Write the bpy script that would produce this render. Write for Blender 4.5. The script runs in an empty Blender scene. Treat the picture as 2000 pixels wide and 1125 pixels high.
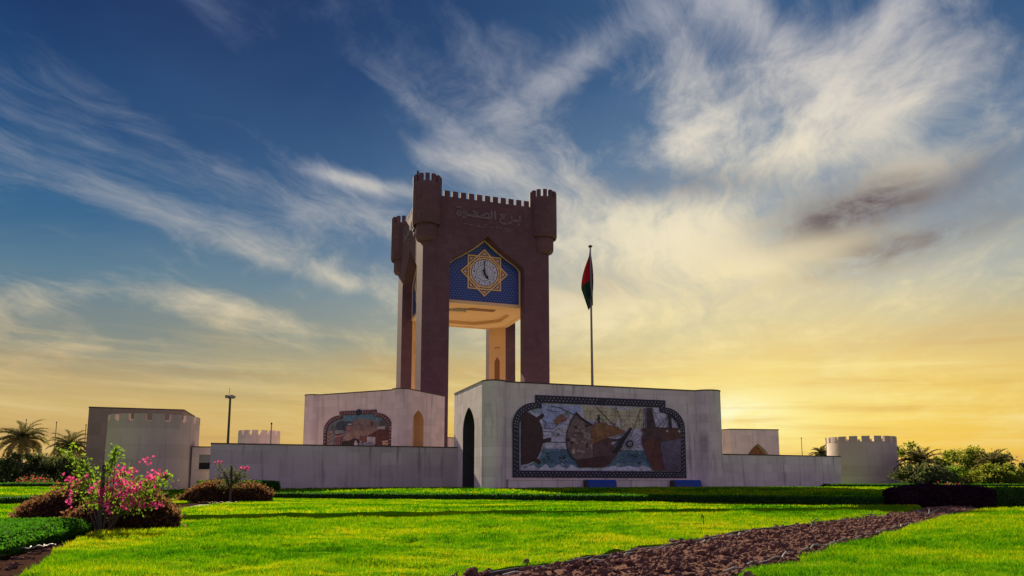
import bpy, math, random
import numpy as np
from mathutils import Vector, Matrix
R = math.radians
random.seed(7); rng = np.random.default_rng(11)
scene = bpy.context.scene
col = scene.collection

# ------------------------------------------------------------------ camera
F, CX, CY, PITCH, EYE = 1440.0, 1000.0, 745.0, R(8.0), 1.35
cp, sp = math.cos(PITCH), math.sin(PITCH)
cam_d = bpy.data.cameras.new('camera'); cam = bpy.data.objects.new('camera', cam_d); col.objects.link(cam)
cam.location = (0, 0, EYE); cam.rotation_euler = (R(90) + PITCH, 0, 0)
cam_d.sensor_width = 36; cam_d.lens = 36 * F / 2000; cam_d.shift_y = (CY - 562.5) / 2000
cam_d.clip_start = .1; cam_d.clip_end = 6000
scene.camera = cam

# ------------------------------------------------------------------ exposure, sun
EXPO = 1.75
scene.view_settings.view_transform = 'Standard'; scene.view_settings.look = 'None'
scene.view_settings.exposure = EXPO; scene.view_settings.gamma = 1
SUN_AZ, SUN_EL = R(-25), R(31)
S = Vector((math.sin(SUN_AZ) * math.cos(SUN_EL), math.cos(SUN_AZ) * math.cos(SUN_EL), math.sin(SUN_EL)))
sd = bpy.data.lights.new('sun', 'SUN'); sd.energy = 3.1; sd.angle = R(.5); sd.color = (1, .84, .62)
so = bpy.data.objects.new('sun', sd); so.rotation_euler = S.to_track_quat('Z', 'Y').to_euler(); so.location = (-40, 60, 60); col.objects.link(so)

# ------------------------------------------------------------------ node helper
class NT:
    def __init__(s, tree): s.t = tree; s.n = tree.nodes; s.l = tree.links
    def put(s, sock, v):
        if isinstance(v, bpy.types.NodeSocket): s.l.new(v, sock)
        elif v is not None:
            try: sock.default_value = v
            except Exception: sock.default_value = (*v, 1)
    def node(s, typ, ins=None, **props):
        nd = s.n.new(typ)
        for k, v in props.items(): setattr(nd, k, v)
        for k, v in (ins or {}).items(): s.put(nd.inputs[k], v)
        return nd
    def m(s, op, a, b=None, c=None, clamp=False):
        nd = s.n.new('ShaderNodeMath'); nd.operation = op; nd.use_clamp = clamp
        s.put(nd.inputs[0], a)
        if b is not None: s.put(nd.inputs[1], b)
        if c is not None: s.put(nd.inputs[2], c)
        return nd.outputs[0]
    def mix(s, f, a, b, bt='MIX'):
        nd = s.n.new('ShaderNodeMix'); nd.data_type = 'RGBA'; nd.blend_type = bt; nd.clamp_factor = True
        s.put(nd.inputs[0], f); s.put(nd.inputs[6], a); s.put(nd.inputs[7], b)
        return nd.outputs[2]
    def ramp(s, f, stops, interp='LINEAR'):
        nd = s.n.new('ShaderNodeValToRGB'); cr = nd.color_ramp; cr.interpolation = interp
        while len(cr.elements) < len(stops): cr.elements.new(.5)
        for e, (p, c) in zip(cr.elements, stops):
            e.position = p; e.color = (*c, 1) if len(c) == 3 else c
        s.put(nd.inputs[0], f); return nd.outputs[0]
    def smooth(s, x, a, b):
        nd = s.n.new('ShaderNodeMapRange'); nd.interpolation_type = 'SMOOTHSTEP'; nd.clamp = True
        s.put(nd.inputs[0], x); s.put(nd.inputs[1], a); s.put(nd.inputs[2], b); nd.inputs[3].default_value = 0; nd.inputs[4].default_value = 1
        return nd.outputs[0]
    def noise(s, vec, scale, detail=4, rough=.55, dist=0.):
        nd = s.n.new('ShaderNodeTexNoise'); s.put(nd.inputs['Vector'], vec); nd.inputs['Scale'].default_value = scale
        nd.inputs['Detail'].default_value = detail; nd.inputs['Roughness'].default_value = rough; nd.inputs['Distortion'].default_value = dist
        return nd
    def xyz(s, x, y, z=0.):
        nd = s.n.new('ShaderNodeCombineXYZ'); s.put(nd.inputs[0], x); s.put(nd.inputs[1], y); s.put(nd.inputs[2], z); return nd.outputs[0]
    def sep(s, v):
        nd = s.n.new('ShaderNodeSeparateXYZ'); s.put(nd.inputs[0], v); return nd.outputs

def lin(r, g, b):
    f = lambda c: (c / 255 / 12.92) if c <= 10 else ((c / 255 + .055) / 1.055) ** 2.4
    return (f(r), f(g), f(b))

# ------------------------------------------------------------------ sky
world = bpy.data.worlds.new('World'); scene.world = world; world.use_nodes = True
def sky():
    w = NT(world.node_tree); w.n.clear()
    tc = w.node('ShaderNodeTexCoord')
    nrm = w.node('ShaderNodeVectorMath', {0: tc.outputs['Generated']}, operation='NORMALIZE').outputs[0]
    x, y, z = w.sep(nrm)
    zc = w.m('MAXIMUM', z, 0.0)
    el = w.m('MULTIPLY', w.m('ARCSINE', w.m('MINIMUM', zc, 1.0)), 57.2958)           # degrees
    az = w.m('MULTIPLY', w.m('ARCTAN2', x, y), 57.2958)                               # 0 = the way the tower stands, + to the right
    n_big = w.noise(w.xyz(w.m('MULTIPLY', az, .05), w.m('MULTIPLY', el, .11)), 1.0, 5, .6, .6).outputs[0]
    elw = w.m('ADD', el, w.m('MULTIPLY', w.m('SUBTRACT', n_big, .5), 9.0))
    elw = w.m('ADD', w.m('MULTIPLY', elw, .75), w.m('MULTIPLY', el, .25))
    t = w.m('DIVIDE', elw, 45.0, clamp=True)
    d = 45.0
    left = w.ramp(t, [(0/d, lin(200,152,90)), (3/d, lin(208,168,98)), (6/d, lin(202,174,112)), (8.5/d, lin(168,158,124)), (11/d, lin(122,134,132)), (14/d, lin(86,122,144)),
                      (18.5/d, lin(46,96,138)), (24/d, lin(26,74,122)), (32/d, lin(12,50,100)), (1, lin(6,38,84))])
    right = w.ramp(t, [(0/d, lin(238,172,70)), (1.5/d, lin(245,192,66)), (4.5/d, lin(249,210,92)), (8/d, lin(240,208,126)), (11/d, lin(222,206,156)), (14.5/d, lin(200,196,176)),
                       (18.5/d, lin(158,170,178)), (24/d, lin(106,132,160)), (30/d, lin(64,98,138)), (1, lin(30,62,106))])
    g = w.m('EXPONENT', w.m('MULTIPLY', w.m('POWER', w.m('DIVIDE', w.m('ABSOLUTE', w.m('SUBTRACT', az, 20.0)), 27.0), 2.0), -1.0))
    base = w.mix(g, left, right)
    # glow where the sun went down behind the cloud, low on the right
    def blob(a, b, sa, sb, tilt=0.):
        c_, s_ = math.cos(R(tilt)), math.sin(R(tilt))
        da = w.m('SUBTRACT', az, a); de = w.m('SUBTRACT', el, b)
        p = w.m('ADD', w.m('MULTIPLY', da, c_ / sa), w.m('MULTIPLY', de, s_ / sa))
        q = w.m('ADD', w.m('MULTIPLY', da, -s_ / sb), w.m('MULTIPLY', de, c_ / sb))
        return w.m('EXPONENT', w.m('MULTIPLY', w.m('ADD', w.m('MULTIPLY', p, p), w.m('MULTIPLY', q, q)), -1.0))
    base = w.mix(w.m('MULTIPLY', blob(17.3, 4.6, 7.5, 3.2), .95), base, lin(255, 243, 160))
    base = w.mix(w.m('MULTIPLY', blob(16.5, 5.4, 3.0, 1.2), .9), base, lin(255, 252, 205))
    # cirrus: planar layer stretched toward the glow, broken by domain warping
    q = w.m('ADD', zc, .16)
    px_, py_ = w.m('DIVIDE', x, q), w.m('DIVIDE', y, q)
    aG = R(20)
    u_ = w.m('SUBTRACT', w.m('MULTIPLY', px_, math.cos(aG)), w.m('MULTIPLY', py_, math.sin(aG)))
    v_ = w.m('ADD', w.m('MULTIPLY', px_, math.sin(aG)), w.m('MULTIPLY', py_, math.cos(aG)))
    wn = w.noise(w.xyz(w.m('MULTIPLY', u_, .9), w.m('MULTIPLY', v_, .9)), 1.0, 4, .52).outputs['Color']
    wv = w.node('ShaderNodeVectorMath', {0: wn, 1: (.5, .5, .5)}, operation='SUBTRACT').outputs[0]
    wx, wy, _ = w.sep(wv)
    uu = w.m('ADD', u_, w.m('MULTIPLY', wx, .75)); vv = w.m('ADD', v_, w.m('MULTIPLY', wy, .75))
    c1 = w.noise(w.xyz(w.m('MULTIPLY', uu, 3.4), w.m('MULTIPLY', vv, .75), 3.1), 1.0, 11, .62, .12).outputs[0]
    # a second layer running across
    a2 = R(-50)
    u2 = w.m('SUBTRACT', w.m('MULTIPLY', uu, math.cos(a2)), w.m('MULTIPLY', vv, math.sin(a2)))
    v2 = w.m('ADD', w.m('MULTIPLY', uu, math.sin(a2)), w.m('MULTIPLY', vv, math.cos(a2)))
    c2 = w.noise(w.xyz(w.m('MULTIPLY', u2, 2.7), w.m('MULTIPLY', v2, .8), 7.7), 1.0, 11, .62, .15).outputs[0]
    fine = w.noise(w.xyz(w.m('MULTIPLY', uu, 10.0), w.m('MULTIPLY', vv, 5.2), 1.3), 1.0, 9, .65, .2).outputs[0]
    big = w.noise(w.xyz(w.m('MULTIPLY', uu, .8), w.m('MULTIPLY', vv, .7), 11.), 1.0, 4, .5).outputs[0]
    # where the photographed sky carries its cloud banks (azimuth, elevation, widths, tilt, weight)
    banks = [(-24, 18.5, 15, 1.3, -13, .36), (-13, 15.2, 8, .9, -14, .34), (-12, 22.6, 4.6, .62, -8, .75), (-3.5, 24.6, 5.2, 1.5, -10, .62),
             (4, 30.5, 6.5, 1.3, 28, .46), (-2, 31, 7, 3.0, 5, .20), (-25, 33, 5, 1.2, -28, .30), (24, 27.5, 11, 3.6, 4, .42), (19, 33.5, 6, 1.8, -45, .42),
             (29, 31, 6, 1.5, 40, .25), (11, 18.5, 11, 3.4, -12, .50), (5, 13.5, 11, 2.4, -8, .36), (16, 36, 4, 3, -30, .3), (-9, 29, 5, .9, -30, .28), (-10, 19.5, 9, 1.3, -12, .28), (-21, 12.6, 7.5, 1.1, -10, .62), (-33, 12.2, 4.2, 1.5, 25, .42),
             (-34, 7.8, 4.5, 1.4, 24, .34), (30, 21, 6, 1.5, 14, .46), (24, 16.8, 5, 1.4, 6, .40), (13, 26, 2.6, 6, 0, .18), (-28, 24.5, 9, 1.2, -22, .16), (-31, 29.5, 11, 4.5, -10, -.42), (13.5, 22.6, 6, 1.4, -3, -.42), (8, 27, 3.6, 2.4, 10, -.30), (-15, 26.5, 8, 2, -12, -.22), (-28, 14.6, 9, 1.4, -6, -.25), (33, 34, 4, 2, 0, -.2), (31, 26, 7, 2.6, 10, .40), (21, 23, 7, 1.4, 6, .3), (0, 36, 6, 2, 0, -.25)]
    bk = None
    for a, b, sa, sb, tl, wt in banks:
        bb = w.m('MULTIPLY', blob(a, b, sa, sb, tl), wt)
        bk = bb if bk is None else w.m('ADD', bk, bb)
    dens = w.m('ADD', w.m('MULTIPLY', c1, .62), w.m('MULTIPLY', c2, .38))
    dens = w.m('ADD', dens, w.m('MULTIPLY', w.m('SUBTRACT', fine, .5), .52))
    dens = w.m('ADD', dens, w.m('MULTIPLY', w.m('SUBTRACT', big, .5), .45))
    dens = w.m('ADD', dens, w.m('MULTIPLY', w.m('MULTIPLY', g, w.smooth(el, 34., 20.)), .09))
    dens = w.m('ADD', dens, w.m('MULTIPLY', bk, .50))
    cov = w.smooth(dens, .47, .90)
    hi = w.smooth(dens, .72, 1.05)
    ccol_l = w.ramp(t, [(0, lin(214,164,96)), (8/d, lin(224,196,140)), (14/d, lin(196,190,174)), (22/d, lin(154,162,178)), (34/d, lin(112,132,166)), (1, lin(80,104,146))])
    ccol_r = w.ramp(t, [(0, lin(248,206,96)), (5/d, lin(255,234,140)), (11/d, lin(246,226,164)), (18/d, lin(244,230,192)), (26/d, lin(222,214,200)), (34/d, lin(176,178,188)), (1, lin(134,146,172))])
    ccol = w.mix(g, ccol_l, ccol_r)
    skyc = w.mix(w.m('MULTIPLY', cov, w.m('ADD', w.m('MULTIPLY', g, .26), .70)), base, ccol)
    skyc = w.mix(w.m('MULTIPLY', hi, .35), skyc, lin(252, 238, 208))
    # grey-brown cloud undersides, right
    dk = w.m('ADD', w.m('MULTIPLY', blob(26.5, 19.3, 7.2, 1.9, 8), 1.35), w.m('MULTIPLY', blob(28, 16.0, 7.0, 1.2, 10), 1.0))
    dk = w.m('ADD', dk, w.m('MULTIPLY', blob(14, 22.3, 6.5, 1.2, -2), .55))
    dk = w.m('ADD', dk, w.m('MULTIPLY', blob(5.5, 15.5, 5, 1.5, -4), .30))
    dk = w.m('ADD', dk, w.m('MULTIPLY', blob(31, 10, 9, 1.0, 4), .34))
    dk = w.m('ADD', dk, w.m('MULTIPLY', blob(-31, 7.5, 7, 1.0, -4), .30))
    dn = w.m('MULTIPLY', dk, w.smooth(w.m('ADD', w.m('MULTIPLY', c2, .55), w.m('MULTIPLY', fine, .45)), .30, .60))
    dcol = w.mix(w.smooth(el, 8, 18), lin(196, 152, 92), lin(106, 94, 98))
    skyc = w.mix(w.m('MULTIPLY', dn, .85, clamp=True), skyc, dcol)
    band = w.noise(w.xyz(w.m('MULTIPLY', w.m('ADD', az, w.m('MULTIPLY', wx, 6.0)), .035), w.m('MULTIPLY', w.m('ADD', el, w.m('MULTIPLY', az, .03)), .62)), 1.0, 7, .6, .3).outputs[0]
    lowm = w.m('MULTIPLY', w.smooth(el, 13., 6.), w.smooth(el, -1., 2.))
    skyc = w.mix(w.m('MULTIPLY', w.m('MULTIPLY', w.smooth(band, .50, .70), lowm), .72), skyc, w.mix(g, lin(222, 196, 138), lin(255, 236, 158)))
    skyc = w.mix(w.m('MULTIPLY', w.m('MULTIPLY', w.smooth(band, .49, .30), lowm), .60), skyc, w.mix(g, lin(168, 140, 100), lin(222, 170, 80)))
    # the sky behind the camera: dusky blue above a rose band
    back = w.ramp(w.m('DIVIDE', el, 90.0), [(0, lin(200,174,186)), (.12, lin(194,168,192)), (.3, lin(136,130,174)), (1, lin(34,52,104))])
    bf = w.smooth(y, .35, -.25)
    skyc = w.mix(bf, skyc, back)
    # below the horizon
    skyc = w.mix(w.smooth(z, 0.0, -.03), skyc, lin(120, 110, 80))
    bg = w.node('ShaderNodeBackground', {'Color': skyc, 'Strength': 2 ** -EXPO})
    nish = w.node('ShaderNodeTexSky', sky_type='NISHITA'); nish.sun_disc = False; nish.sun_elevation = SUN_EL; nish.sun_rotation = SUN_AZ
    bg2 = w.node('ShaderNodeBackground', {'Color': nish.outputs[0], 'Strength': .0002})
    add = w.node('ShaderNodeAddShader', {0: bg.outputs[0], 1: bg2.outputs[0]})
    out = w.node('ShaderNodeOutputWorld', {'Surface': add.outputs[0]})
sky()
world.cycles.sampling_method = 'MANUAL'; world.cycles.sample_map_resolution = 1024

# ------------------------------------------------------------------ geometry helpers
def ray(px, py):
    u, v = (px - CX) / F, (CY - py) / F
    return Vector((u, cp - v * sp, sp + v * cp))
def at(px, py, Y):                                   # the world point at depth Y seen in that direction
    r = ray(px, py); return Vector((0, 0, EYE)) + r * (Y / r.y)
def on_wall(px, py, P0, ang):                        # (along, height) on a vertical wall plane
    r = ray(px, py); dx, dy = math.cos(ang), math.sin(ang)
    k = (P0[0] * -dy + P0[1] * dx) / (r.x * -dy + r.y * dx)
    return ((r.x * k - P0[0]) * dx + (r.y * k - P0[1]) * dy, EYE + r.z * k)

class MB:
    def __init__(s): s.v = []; s.f = []; s.m = []; s.c = []
    def add(s, vs, fs, m=0, c=None):
        b = len(s.v); s.v += [tuple(v) for v in vs]
        for f in fs: s.f.append([b + i for i in f]); s.m.append(m); s.c.append(c)
        return s
    def box(s, x0, x1, y0, y1, z0, z1, m=0):
        vs = [(x, y, z) for z in (z0, z1) for y in (y0, y1) for x in (x0, x1)]
        return s.add(vs, [(0, 2, 3, 1), (4, 5, 7, 6), (0, 1, 5, 4), (2, 6, 7, 3), (0, 4, 6, 2), (1, 3, 7, 5)], m)
    def prism(s, poly, z0, z1, m=0, mt=None, bottom=True):
        n = len(poly)
        a = sum(poly[i][0] * poly[(i + 1) % n][1] - poly[(i + 1) % n][0] * poly[i][1] for i in range(n))
        if a < 0: poly = poly[::-1]
        s.add([(p[0], p[1], z) for z in (z0, z1) for p in poly], [(i, (i + 1) % n, n + (i + 1) % n, n + i) for i in range(n)], m)
        s.add([(p[0], p[1], z1) for p in poly], [tuple(range(n))], m if mt is None else mt)
        if bottom: s.add([(p[0], p[1], z0) for p in poly], [tuple(range(n - 1, -1, -1))], m)
        return s
    def plate(s, poly, f, d0, d1, m=0, mb=None, c=None, back=True, skip=()):      # poly in (along, height), extruded from depth d0 to d1
        n = len(poly)
        s.add([f(p[0], p[1], d0) for p in poly], [tuple(range(n))], m, c)
        if back: s.add([f(p[0], p[1], d1) for p in poly], [tuple(range(n - 1, -1, -1))], m if mb is None else mb, c)
        s.add([f(p[0], p[1], d) for d in (d0, d1) for p in poly], [(i, n + i, n + (i + 1) % n, (i + 1) % n) for i in range(n) if i not in skip], m, c)
        return s
    def cyl(s, cx, cy, r0, r1, z0, z1, n=32, m=0, top=True, bottom=True):
        vs = [(cx + r * math.cos(2 * math.pi * i / n), cy + r * math.sin(2 * math.pi * i / n), z) for r, z in ((r0, z0), (r1, z1)) for i in range(n)]
        fs = [(i, (i + 1) % n, n + (i + 1) % n, n + i) for i in range(n)]
        s.add(vs, fs, m)
        if top: s.add(vs[n:], [tuple(range(n))], m)
        if bottom: s.add(vs[:n], [tuple(range(n - 1, -1, -1))], m)
        return s
    def lathe(s, cx, cy, prof, n=40, m=0):
        vs = [(cx + r * math.cos(2 * math.pi * i / n), cy + r * math.sin(2 * math.pi * i / n), z) for r, z in prof for i in range(n)]
        k = len(prof)
        return s.add(vs, [(j * n + i, j * n + (i + 1) % n, (j + 1) * n + (i + 1) % n, (j + 1) * n + i) for j in range(k - 1) for i in range(n)], m)
    def arc_block(s, cx, cy, ri, ro, a0, a1, z0, z1, n=4, m=0):
        A = [a0 + (a1 - a0) * i / n for i in range(n + 1)]
        vs = [(cx + r * math.cos(a), cy + r * math.sin(a), z) for z in (z0, z1) for r in (ri, ro) for a in A]
        k = n + 1; fs = []
        for i in range(n):
            fs += [(i, k + i, k + i + 1, i + 1)[::-1], (2 * k + i, 2 * k + i + 1, 3 * k + i + 1, 3 * k + i)[::-1],
                   (k + i, k + i + 1, 3 * k + i + 1, 3 * k + i), (i, 2 * k + i, 2 * k + i + 1, i + 1)]
        fs += [(0, k, 3 * k, 2 * k), (n, 2 * k + n, 3 * k + n, k + n)]
        return s.add(vs, fs, m)
    def tube(s, pts, rad, n=6, m=0, cap=True):
        pts = [Vector(p) for p in pts]; k = len(pts)
        if not hasattr(rad, '__len__'): rad = [rad] * k
        vs = []; prev = None
        for i, p in enumerate(pts):
            d = (pts[min(i + 1, k - 1)] - pts[max(i - 1, 0)])
            if d.length < 1e-9: d = Vector((0, 0, 1))
            d.normalize()
            a = d.cross(Vector((0, 0, 1)) if abs(d.z) < .9 else Vector((1, 0, 0))).normalized() if prev is None else (prev - d * prev.dot(d)).normalized()
            prev = a; b = d.cross(a)
            vs += [p + (a * math.cos(2 * math.pi * j / n) + b * math.sin(2 * math.pi * j / n)) * rad[i] for j in range(n)]
        fs = [(i * n + j, i * n + (j + 1) % n, (i + 1) * n + (j + 1) % n, (i + 1) * n + j) for i in range(k - 1) for j in range(n)]
        if cap: fs += [tuple(range(n - 1, -1, -1)), tuple((k - 1) * n + j for j in range(n))]
        return s.add(vs, fs, m)
    def stroke(s, pts, wd, f, d0, d1, m=0, c=None):          # a flat brush stroke on a wall
        for (ax, az_), (bx, bz) in zip(pts[:-1], pts[1:]):
            L = math.hypot(bx - ax, bz - az_) or 1e-6
            tx, tz = (bx - ax) / L, (bz - az_) / L; h = wd / 2
            e = h * .35
            poly = [(ax - tx * e - tz * h, az_ - tz * e + tx * h), (ax - tx * e + tz * h, az_ - tz * e - tx * h), (bx + tx * e + tz * h, bz + tz * e - tx * h), (bx + tx * e - tz * h, bz + tz * e + tx * h)]
            s.plate(poly, f, d0, d1, m, c=c, back=False)
        return s

def link(name, me, parent=None):
    o = bpy.data.objects.new(name, me); col.objects.link(o)
    if parent is not None: o.parent = parent
    return o
def obj(name, mb, mats, parent=None, smooth=False, fix=True):
    me = bpy.data.meshes.new(name)
    dz = parent.location.z if (parent is not None and parent.parent is None and fix) else 0
    me.from_pydata([(v[0], v[1], v[2] - dz) for v in mb.v], [], mb.f)
    for mm in (mats if isinstance(mats, (list, tuple)) else [mats]): me.materials.append(mm)
    me.polygons.foreach_set('material_index', mb.m)
    if any(c is not None for c in mb.c):
        a = me.attributes.new('col', 'FLOAT_COLOR', 'FACE')
        a.data.foreach_set('color', np.array([(*(c or (.5, .5, .5)), 1.) for c in mb.c], 'f').ravel())
    me.update()
    if smooth:
        me.polygons.foreach_set('use_smooth', [True] * len(me.polygons)); me.set_sharp_from_angle(angle=R(40))
    return link(name, me, parent)
def tag(o, label=None, cat=None, group=None, kind=None):
    if label: o['label'] = label
    if cat: o['category'] = cat
    if group: o['group'] = group
    if kind: o['kind'] = kind
    return o
def thing(name, label, cat, loc=(0, 0, 0), rz=0., group=None):
    o = bpy.data.objects.new(name, None); col.objects.link(o); o.location = loc; o.rotation_euler = (0, 0, rz); o.empty_display_size = .3
    return tag(o, label, cat, group)
def structure(name, mb, m, smooth=False): return tag(obj(name, mb, m, smooth=smooth), kind='structure')
def dup(src, parent=None):
    c = src.copy(); col.objects.link(c)
    if parent is not None: c.parent = parent
    for ch in list(src.children):
        k = ch.copy(); col.objects.link(k); k.parent = c
        for g in list(ch.children):
            q = g.copy(); col.objects.link(q); q.parent = k
    return c

def np_mesh(name, V, nper, mats, parent=None, tint=None, smooth=False):
    """V: (faces, nper, 3) loose polygons; one mesh."""
    V = np.asarray(V, 'f'); nf = V.shape[0]
    if parent is not None and parent.parent is None: V = V - np.array([parent.location.x, parent.location.y, parent.location.z], 'f')
    me = bpy.data.meshes.new(name)
    me.vertices.add(nf * nper); me.vertices.foreach_set('co', V.ravel())
    me.loops.add(nf * nper); me.loops.foreach_set('vertex_index', np.arange(nf * nper, dtype='i'))
    me.polygons.add(nf); me.polygons.foreach_set('loop_start', np.arange(0, nf * nper, nper, dtype='i'))
    try: me.polygons.foreach_set('loop_total', np.full(nf, nper, 'i'))
    except Exception: pass
    for mm in (mats if isinstance(mats, (list, tuple)) else [mats]): me.materials.append(mm)
    if tint is not None:
        a = me.attributes.new('tint', 'FLOAT', 'FACE'); a.data.foreach_set('value', np.asarray(tint, 'f'))
    me.update(calc_edges=True); me.validate()
    return link(name, me, parent)

def leaves(P, size, N=None, aspect=.5, spread=1.0):
    """diamond leaf quads round the points P; N pulls the leaf normals that way."""
    n = len(P); size = np.broadcast_to(np.asarray(size, 'f'), (n,))
    nr = rng.normal(size=(n, 3)); nr /= np.linalg.norm(nr, axis=1)[:, None]
    if N is not None: nr = nr * spread + N; nr /= np.linalg.norm(nr, axis=1)[:, None] + 1e-9
    a = np.cross(nr, rng.normal(size=(n, 3))); a /= np.linalg.norm(a, axis=1)[:, None] + 1e-9
    b = np.cross(nr, a)
    a = a * size[:, None]; b = b * (size * aspect)[:, None]
    return np.stack([P - a, P + b - a * .1, P + a, P - b - a * .1], 1)

def vnoise(x, y, s, seed=0):                        # cheap smooth value noise
    x = np.asarray(x, 'd') * s + seed * 17.3; y = np.asarray(y, 'd') * s - seed * 9.1
    xi, yi = np.floor(x), np.floor(y); xf, yf = x - xi, y - yi
    h = lambda a, b: (np.sin(a * 127.1 + b * 311.7 + seed) * 43758.5453) % 1.0
    u, v = xf * xf * (3 - 2 * xf), yf * yf * (3 - 2 * yf)
    return (h(xi, yi) * (1 - u) + h(xi + 1, yi) * u) * (1 - v) + (h(xi, yi + 1) * (1 - u) + h(xi + 1, yi + 1) * u) * v

# ------------------------------------------------------------------ materials
def new_mat(name):
    m = bpy.data.materials.new(name); m.use_nodes = True; t = NT(m.node_tree); t.n.clear(); return m, t
def finish(t, color, rough=.8, bump=None, bstr=.3, bdist=.02, metal=0., spec=.3, transl=None):
    b = t.node('ShaderNodeBsdfPrincipled', {'Base Color': color, 'Roughness': rough, 'Metallic': metal, 'Specular IOR Level': spec})
    if bump is not None:
        bn = t.node('ShaderNodeBump', {'Height': bump, 'Strength': bstr, 'Distance': bdist}); t.l.new(bn.outputs[0], b.inputs['Normal'])
    sh = b.outputs[0]
    if transl is not None:
        f, c = transl
        tr = t.node('ShaderNodeBsdfTranslucent', {'Color': c})
        sh = t.node('ShaderNodeMixShader', {0: f, 1: sh, 2: tr.outputs[0]}).outputs[0]
    t.node('ShaderNodeOutputMaterial', {'Surface': sh})
def plain(name, c, rough=.7, metal=0., var=.25, scale=3., spec=.3):
    m, t = new_mat(name); tc = t.node('ShaderNodeTexCoord')
    n = t.noise(tc.outputs['Object'], scale, 5, .6).outputs[0]
    cc = t.mix(n, tuple(v * (1 - var) for v in c), tuple(min(1, v * (1 + var)) for v in c))
    finish(t, cc, rough, n, .15, .01, metal, spec); return m
def stone(name, c1, c2, slab=(1.5, .9), seam=.82, stain=.25, rough=.75, bump=.25, dark=(.10, .08, .08), grain=.5):
    """ashlar cladding: slabs with fine seams, weathered by vertical streaks and clouding"""
    m, t = new_mat(name); tc = t.node('ShaderNodeTexCoord'); o = tc.outputs['Object']
    x, y, z = t.sep(o); s = t.m('ADD', x, y)
    uv = t.xyz(s, z)
    br = t.node('ShaderNodeTexBrick', {'Vector': uv, 'Color1': (1, 1, 1, 1), 'Color2': (.78, .77, .77, 1), 'Mortar': (seam, seam, seam, 1), 'Scale': 1., 'Mortar Size': .022,
                                      'Mortar Smooth': .2, 'Bias': 0., 'Brick Width': slab[0], 'Row Height': slab[1]})
    n1 = t.noise(o, .35, 6, .6).outputs[0]; n2 = t.noise(t.xyz(t.m('MULTIPLY', s, 1.6), t.m('MULTIPLY', z, .12)), 1., 6, .65).outputs[0]
    n3 = t.noise(o, 9., 4, .6).outputs[0]
    c = t.mix(n1, c1, c2)
    c = t.mix(.75, c, br.outputs['Color'], 'MULTIPLY')
    c = t.mix(t.m('MULTIPLY', t.smooth(n2, .5, .78), stain), c, dark)
    c = t.mix(t.m('MULTIPLY', t.m('SUBTRACT', n3, .5), grain * .5, clamp=True), c, (1, .95, .9))
    h = t.m('ADD', t.m('MULTIPLY', t.sep(br.outputs['Color'])[0], .6), t.m('MULTIPLY', n3, .5))
    h = t.m('ADD', h, t.m('MULTIPLY', n2, .4))
    finish(t, c, rough, h, bump, .03, spec=.12); return m

M = {}
M['wall'] = stone('pale_stone', (.58, .51, .49), (.80, .73, .69), slab=(1.5, 1.05), seam=.72, stain=.8)
M['wall2'] = stone('rose_stone', (.58, .46, .45), (.74, .61, .59), seam=.76, stain=.6)
M['low'] = stone('grey_render', (.42, .37, .37), (.60, .54, .54), slab=(2.4, 1.4), seam=.8, stain=.8)
M['fort'] = stone('fort_render', (.46, .37, .32), (.60, .49, .43), slab=(3., 1.6), seam=.95, stain=.35, bump=.5)
M['block'] = stone('brown_render', (.20, .15, .14), (.27, .20, .18), slab=(3., 1.6), seam=.95, stain=.4)
M['tower'] = stone('tower_stone', (.086, .043, .056), (.165, .086, .104), slab=(1.1, .75), seam=.62, stain=.35, dark=(.05, .028, .034))
M['ochre'] = stone('ochre_plaster', (.70, .45, .22), (.76, .50, .26), slab=(3, 2), seam=.96, stain=.10)
M['passage_shade'] = plain('dark_passage_shade', (.05, .05, .06), .6, 0, .4, 1.5)  # shade inside the right hall's doorway passage, put into a charcoal wall colour
M['coping'] = plain('dark_coping', (.07, .045, .045), .7)
M['niche'] = plain('niche_brown', (.24, .11, .05), .8)
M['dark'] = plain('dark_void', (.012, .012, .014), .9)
M['grey'] = plain('shutter_grey', (.16, .17, .18), .6)
M['gold'] = plain('gold_trim', (.72, .46, .22), .4, 0, .15)
M['maroon'] = plain('maroon_inlay', (.085, .028, .03), .5)
M['dial'] = plain('dial_white', (.60, .60, .72), .4, 0, .08)
M['black'] = plain('black_paint', (.012, .012, .018), .5)
M['brass'] = plain('bronze_letters', (.17, .118, .126), .45, 0, .15)
M['metal'] = plain('pole_steel', (.20, .19, .18), .4, .6, .15)
M['darkmetal'] = plain('dark_steel', (.05, .05, .055), .5, .3)
M['navy'] = plain('navy_tile', (.012, .014, .035), .35, 0, .4, 6)
M['bead'] = plain('bead_tile', (.50, .46, .50), .4)
M['bluebox'] = plain('blue_paint', (.012, .06, .30), .45, 0, .25, 2)
M['hose'] = plain('hose_plastic', (.05, .05, .06), .4)
M['hosegrey'] = plain('hose_grey', (.22, .20, .20), .5)
M['twig'] = plain('dry_twig', (.20, .12, .08), .9)
M['bark'] = plain('bark', (.10, .07, .05), .9, 0, .4, 8)
M['white'] = plain('white_paint', (.75, .75, .72), .5)
M['carpaint'] = plain('silver_paint', (.5, .5, .52), .25, .3, .05)
M['glass'] = plain('dark_glass', (.02, .025, .03), .1)
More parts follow.
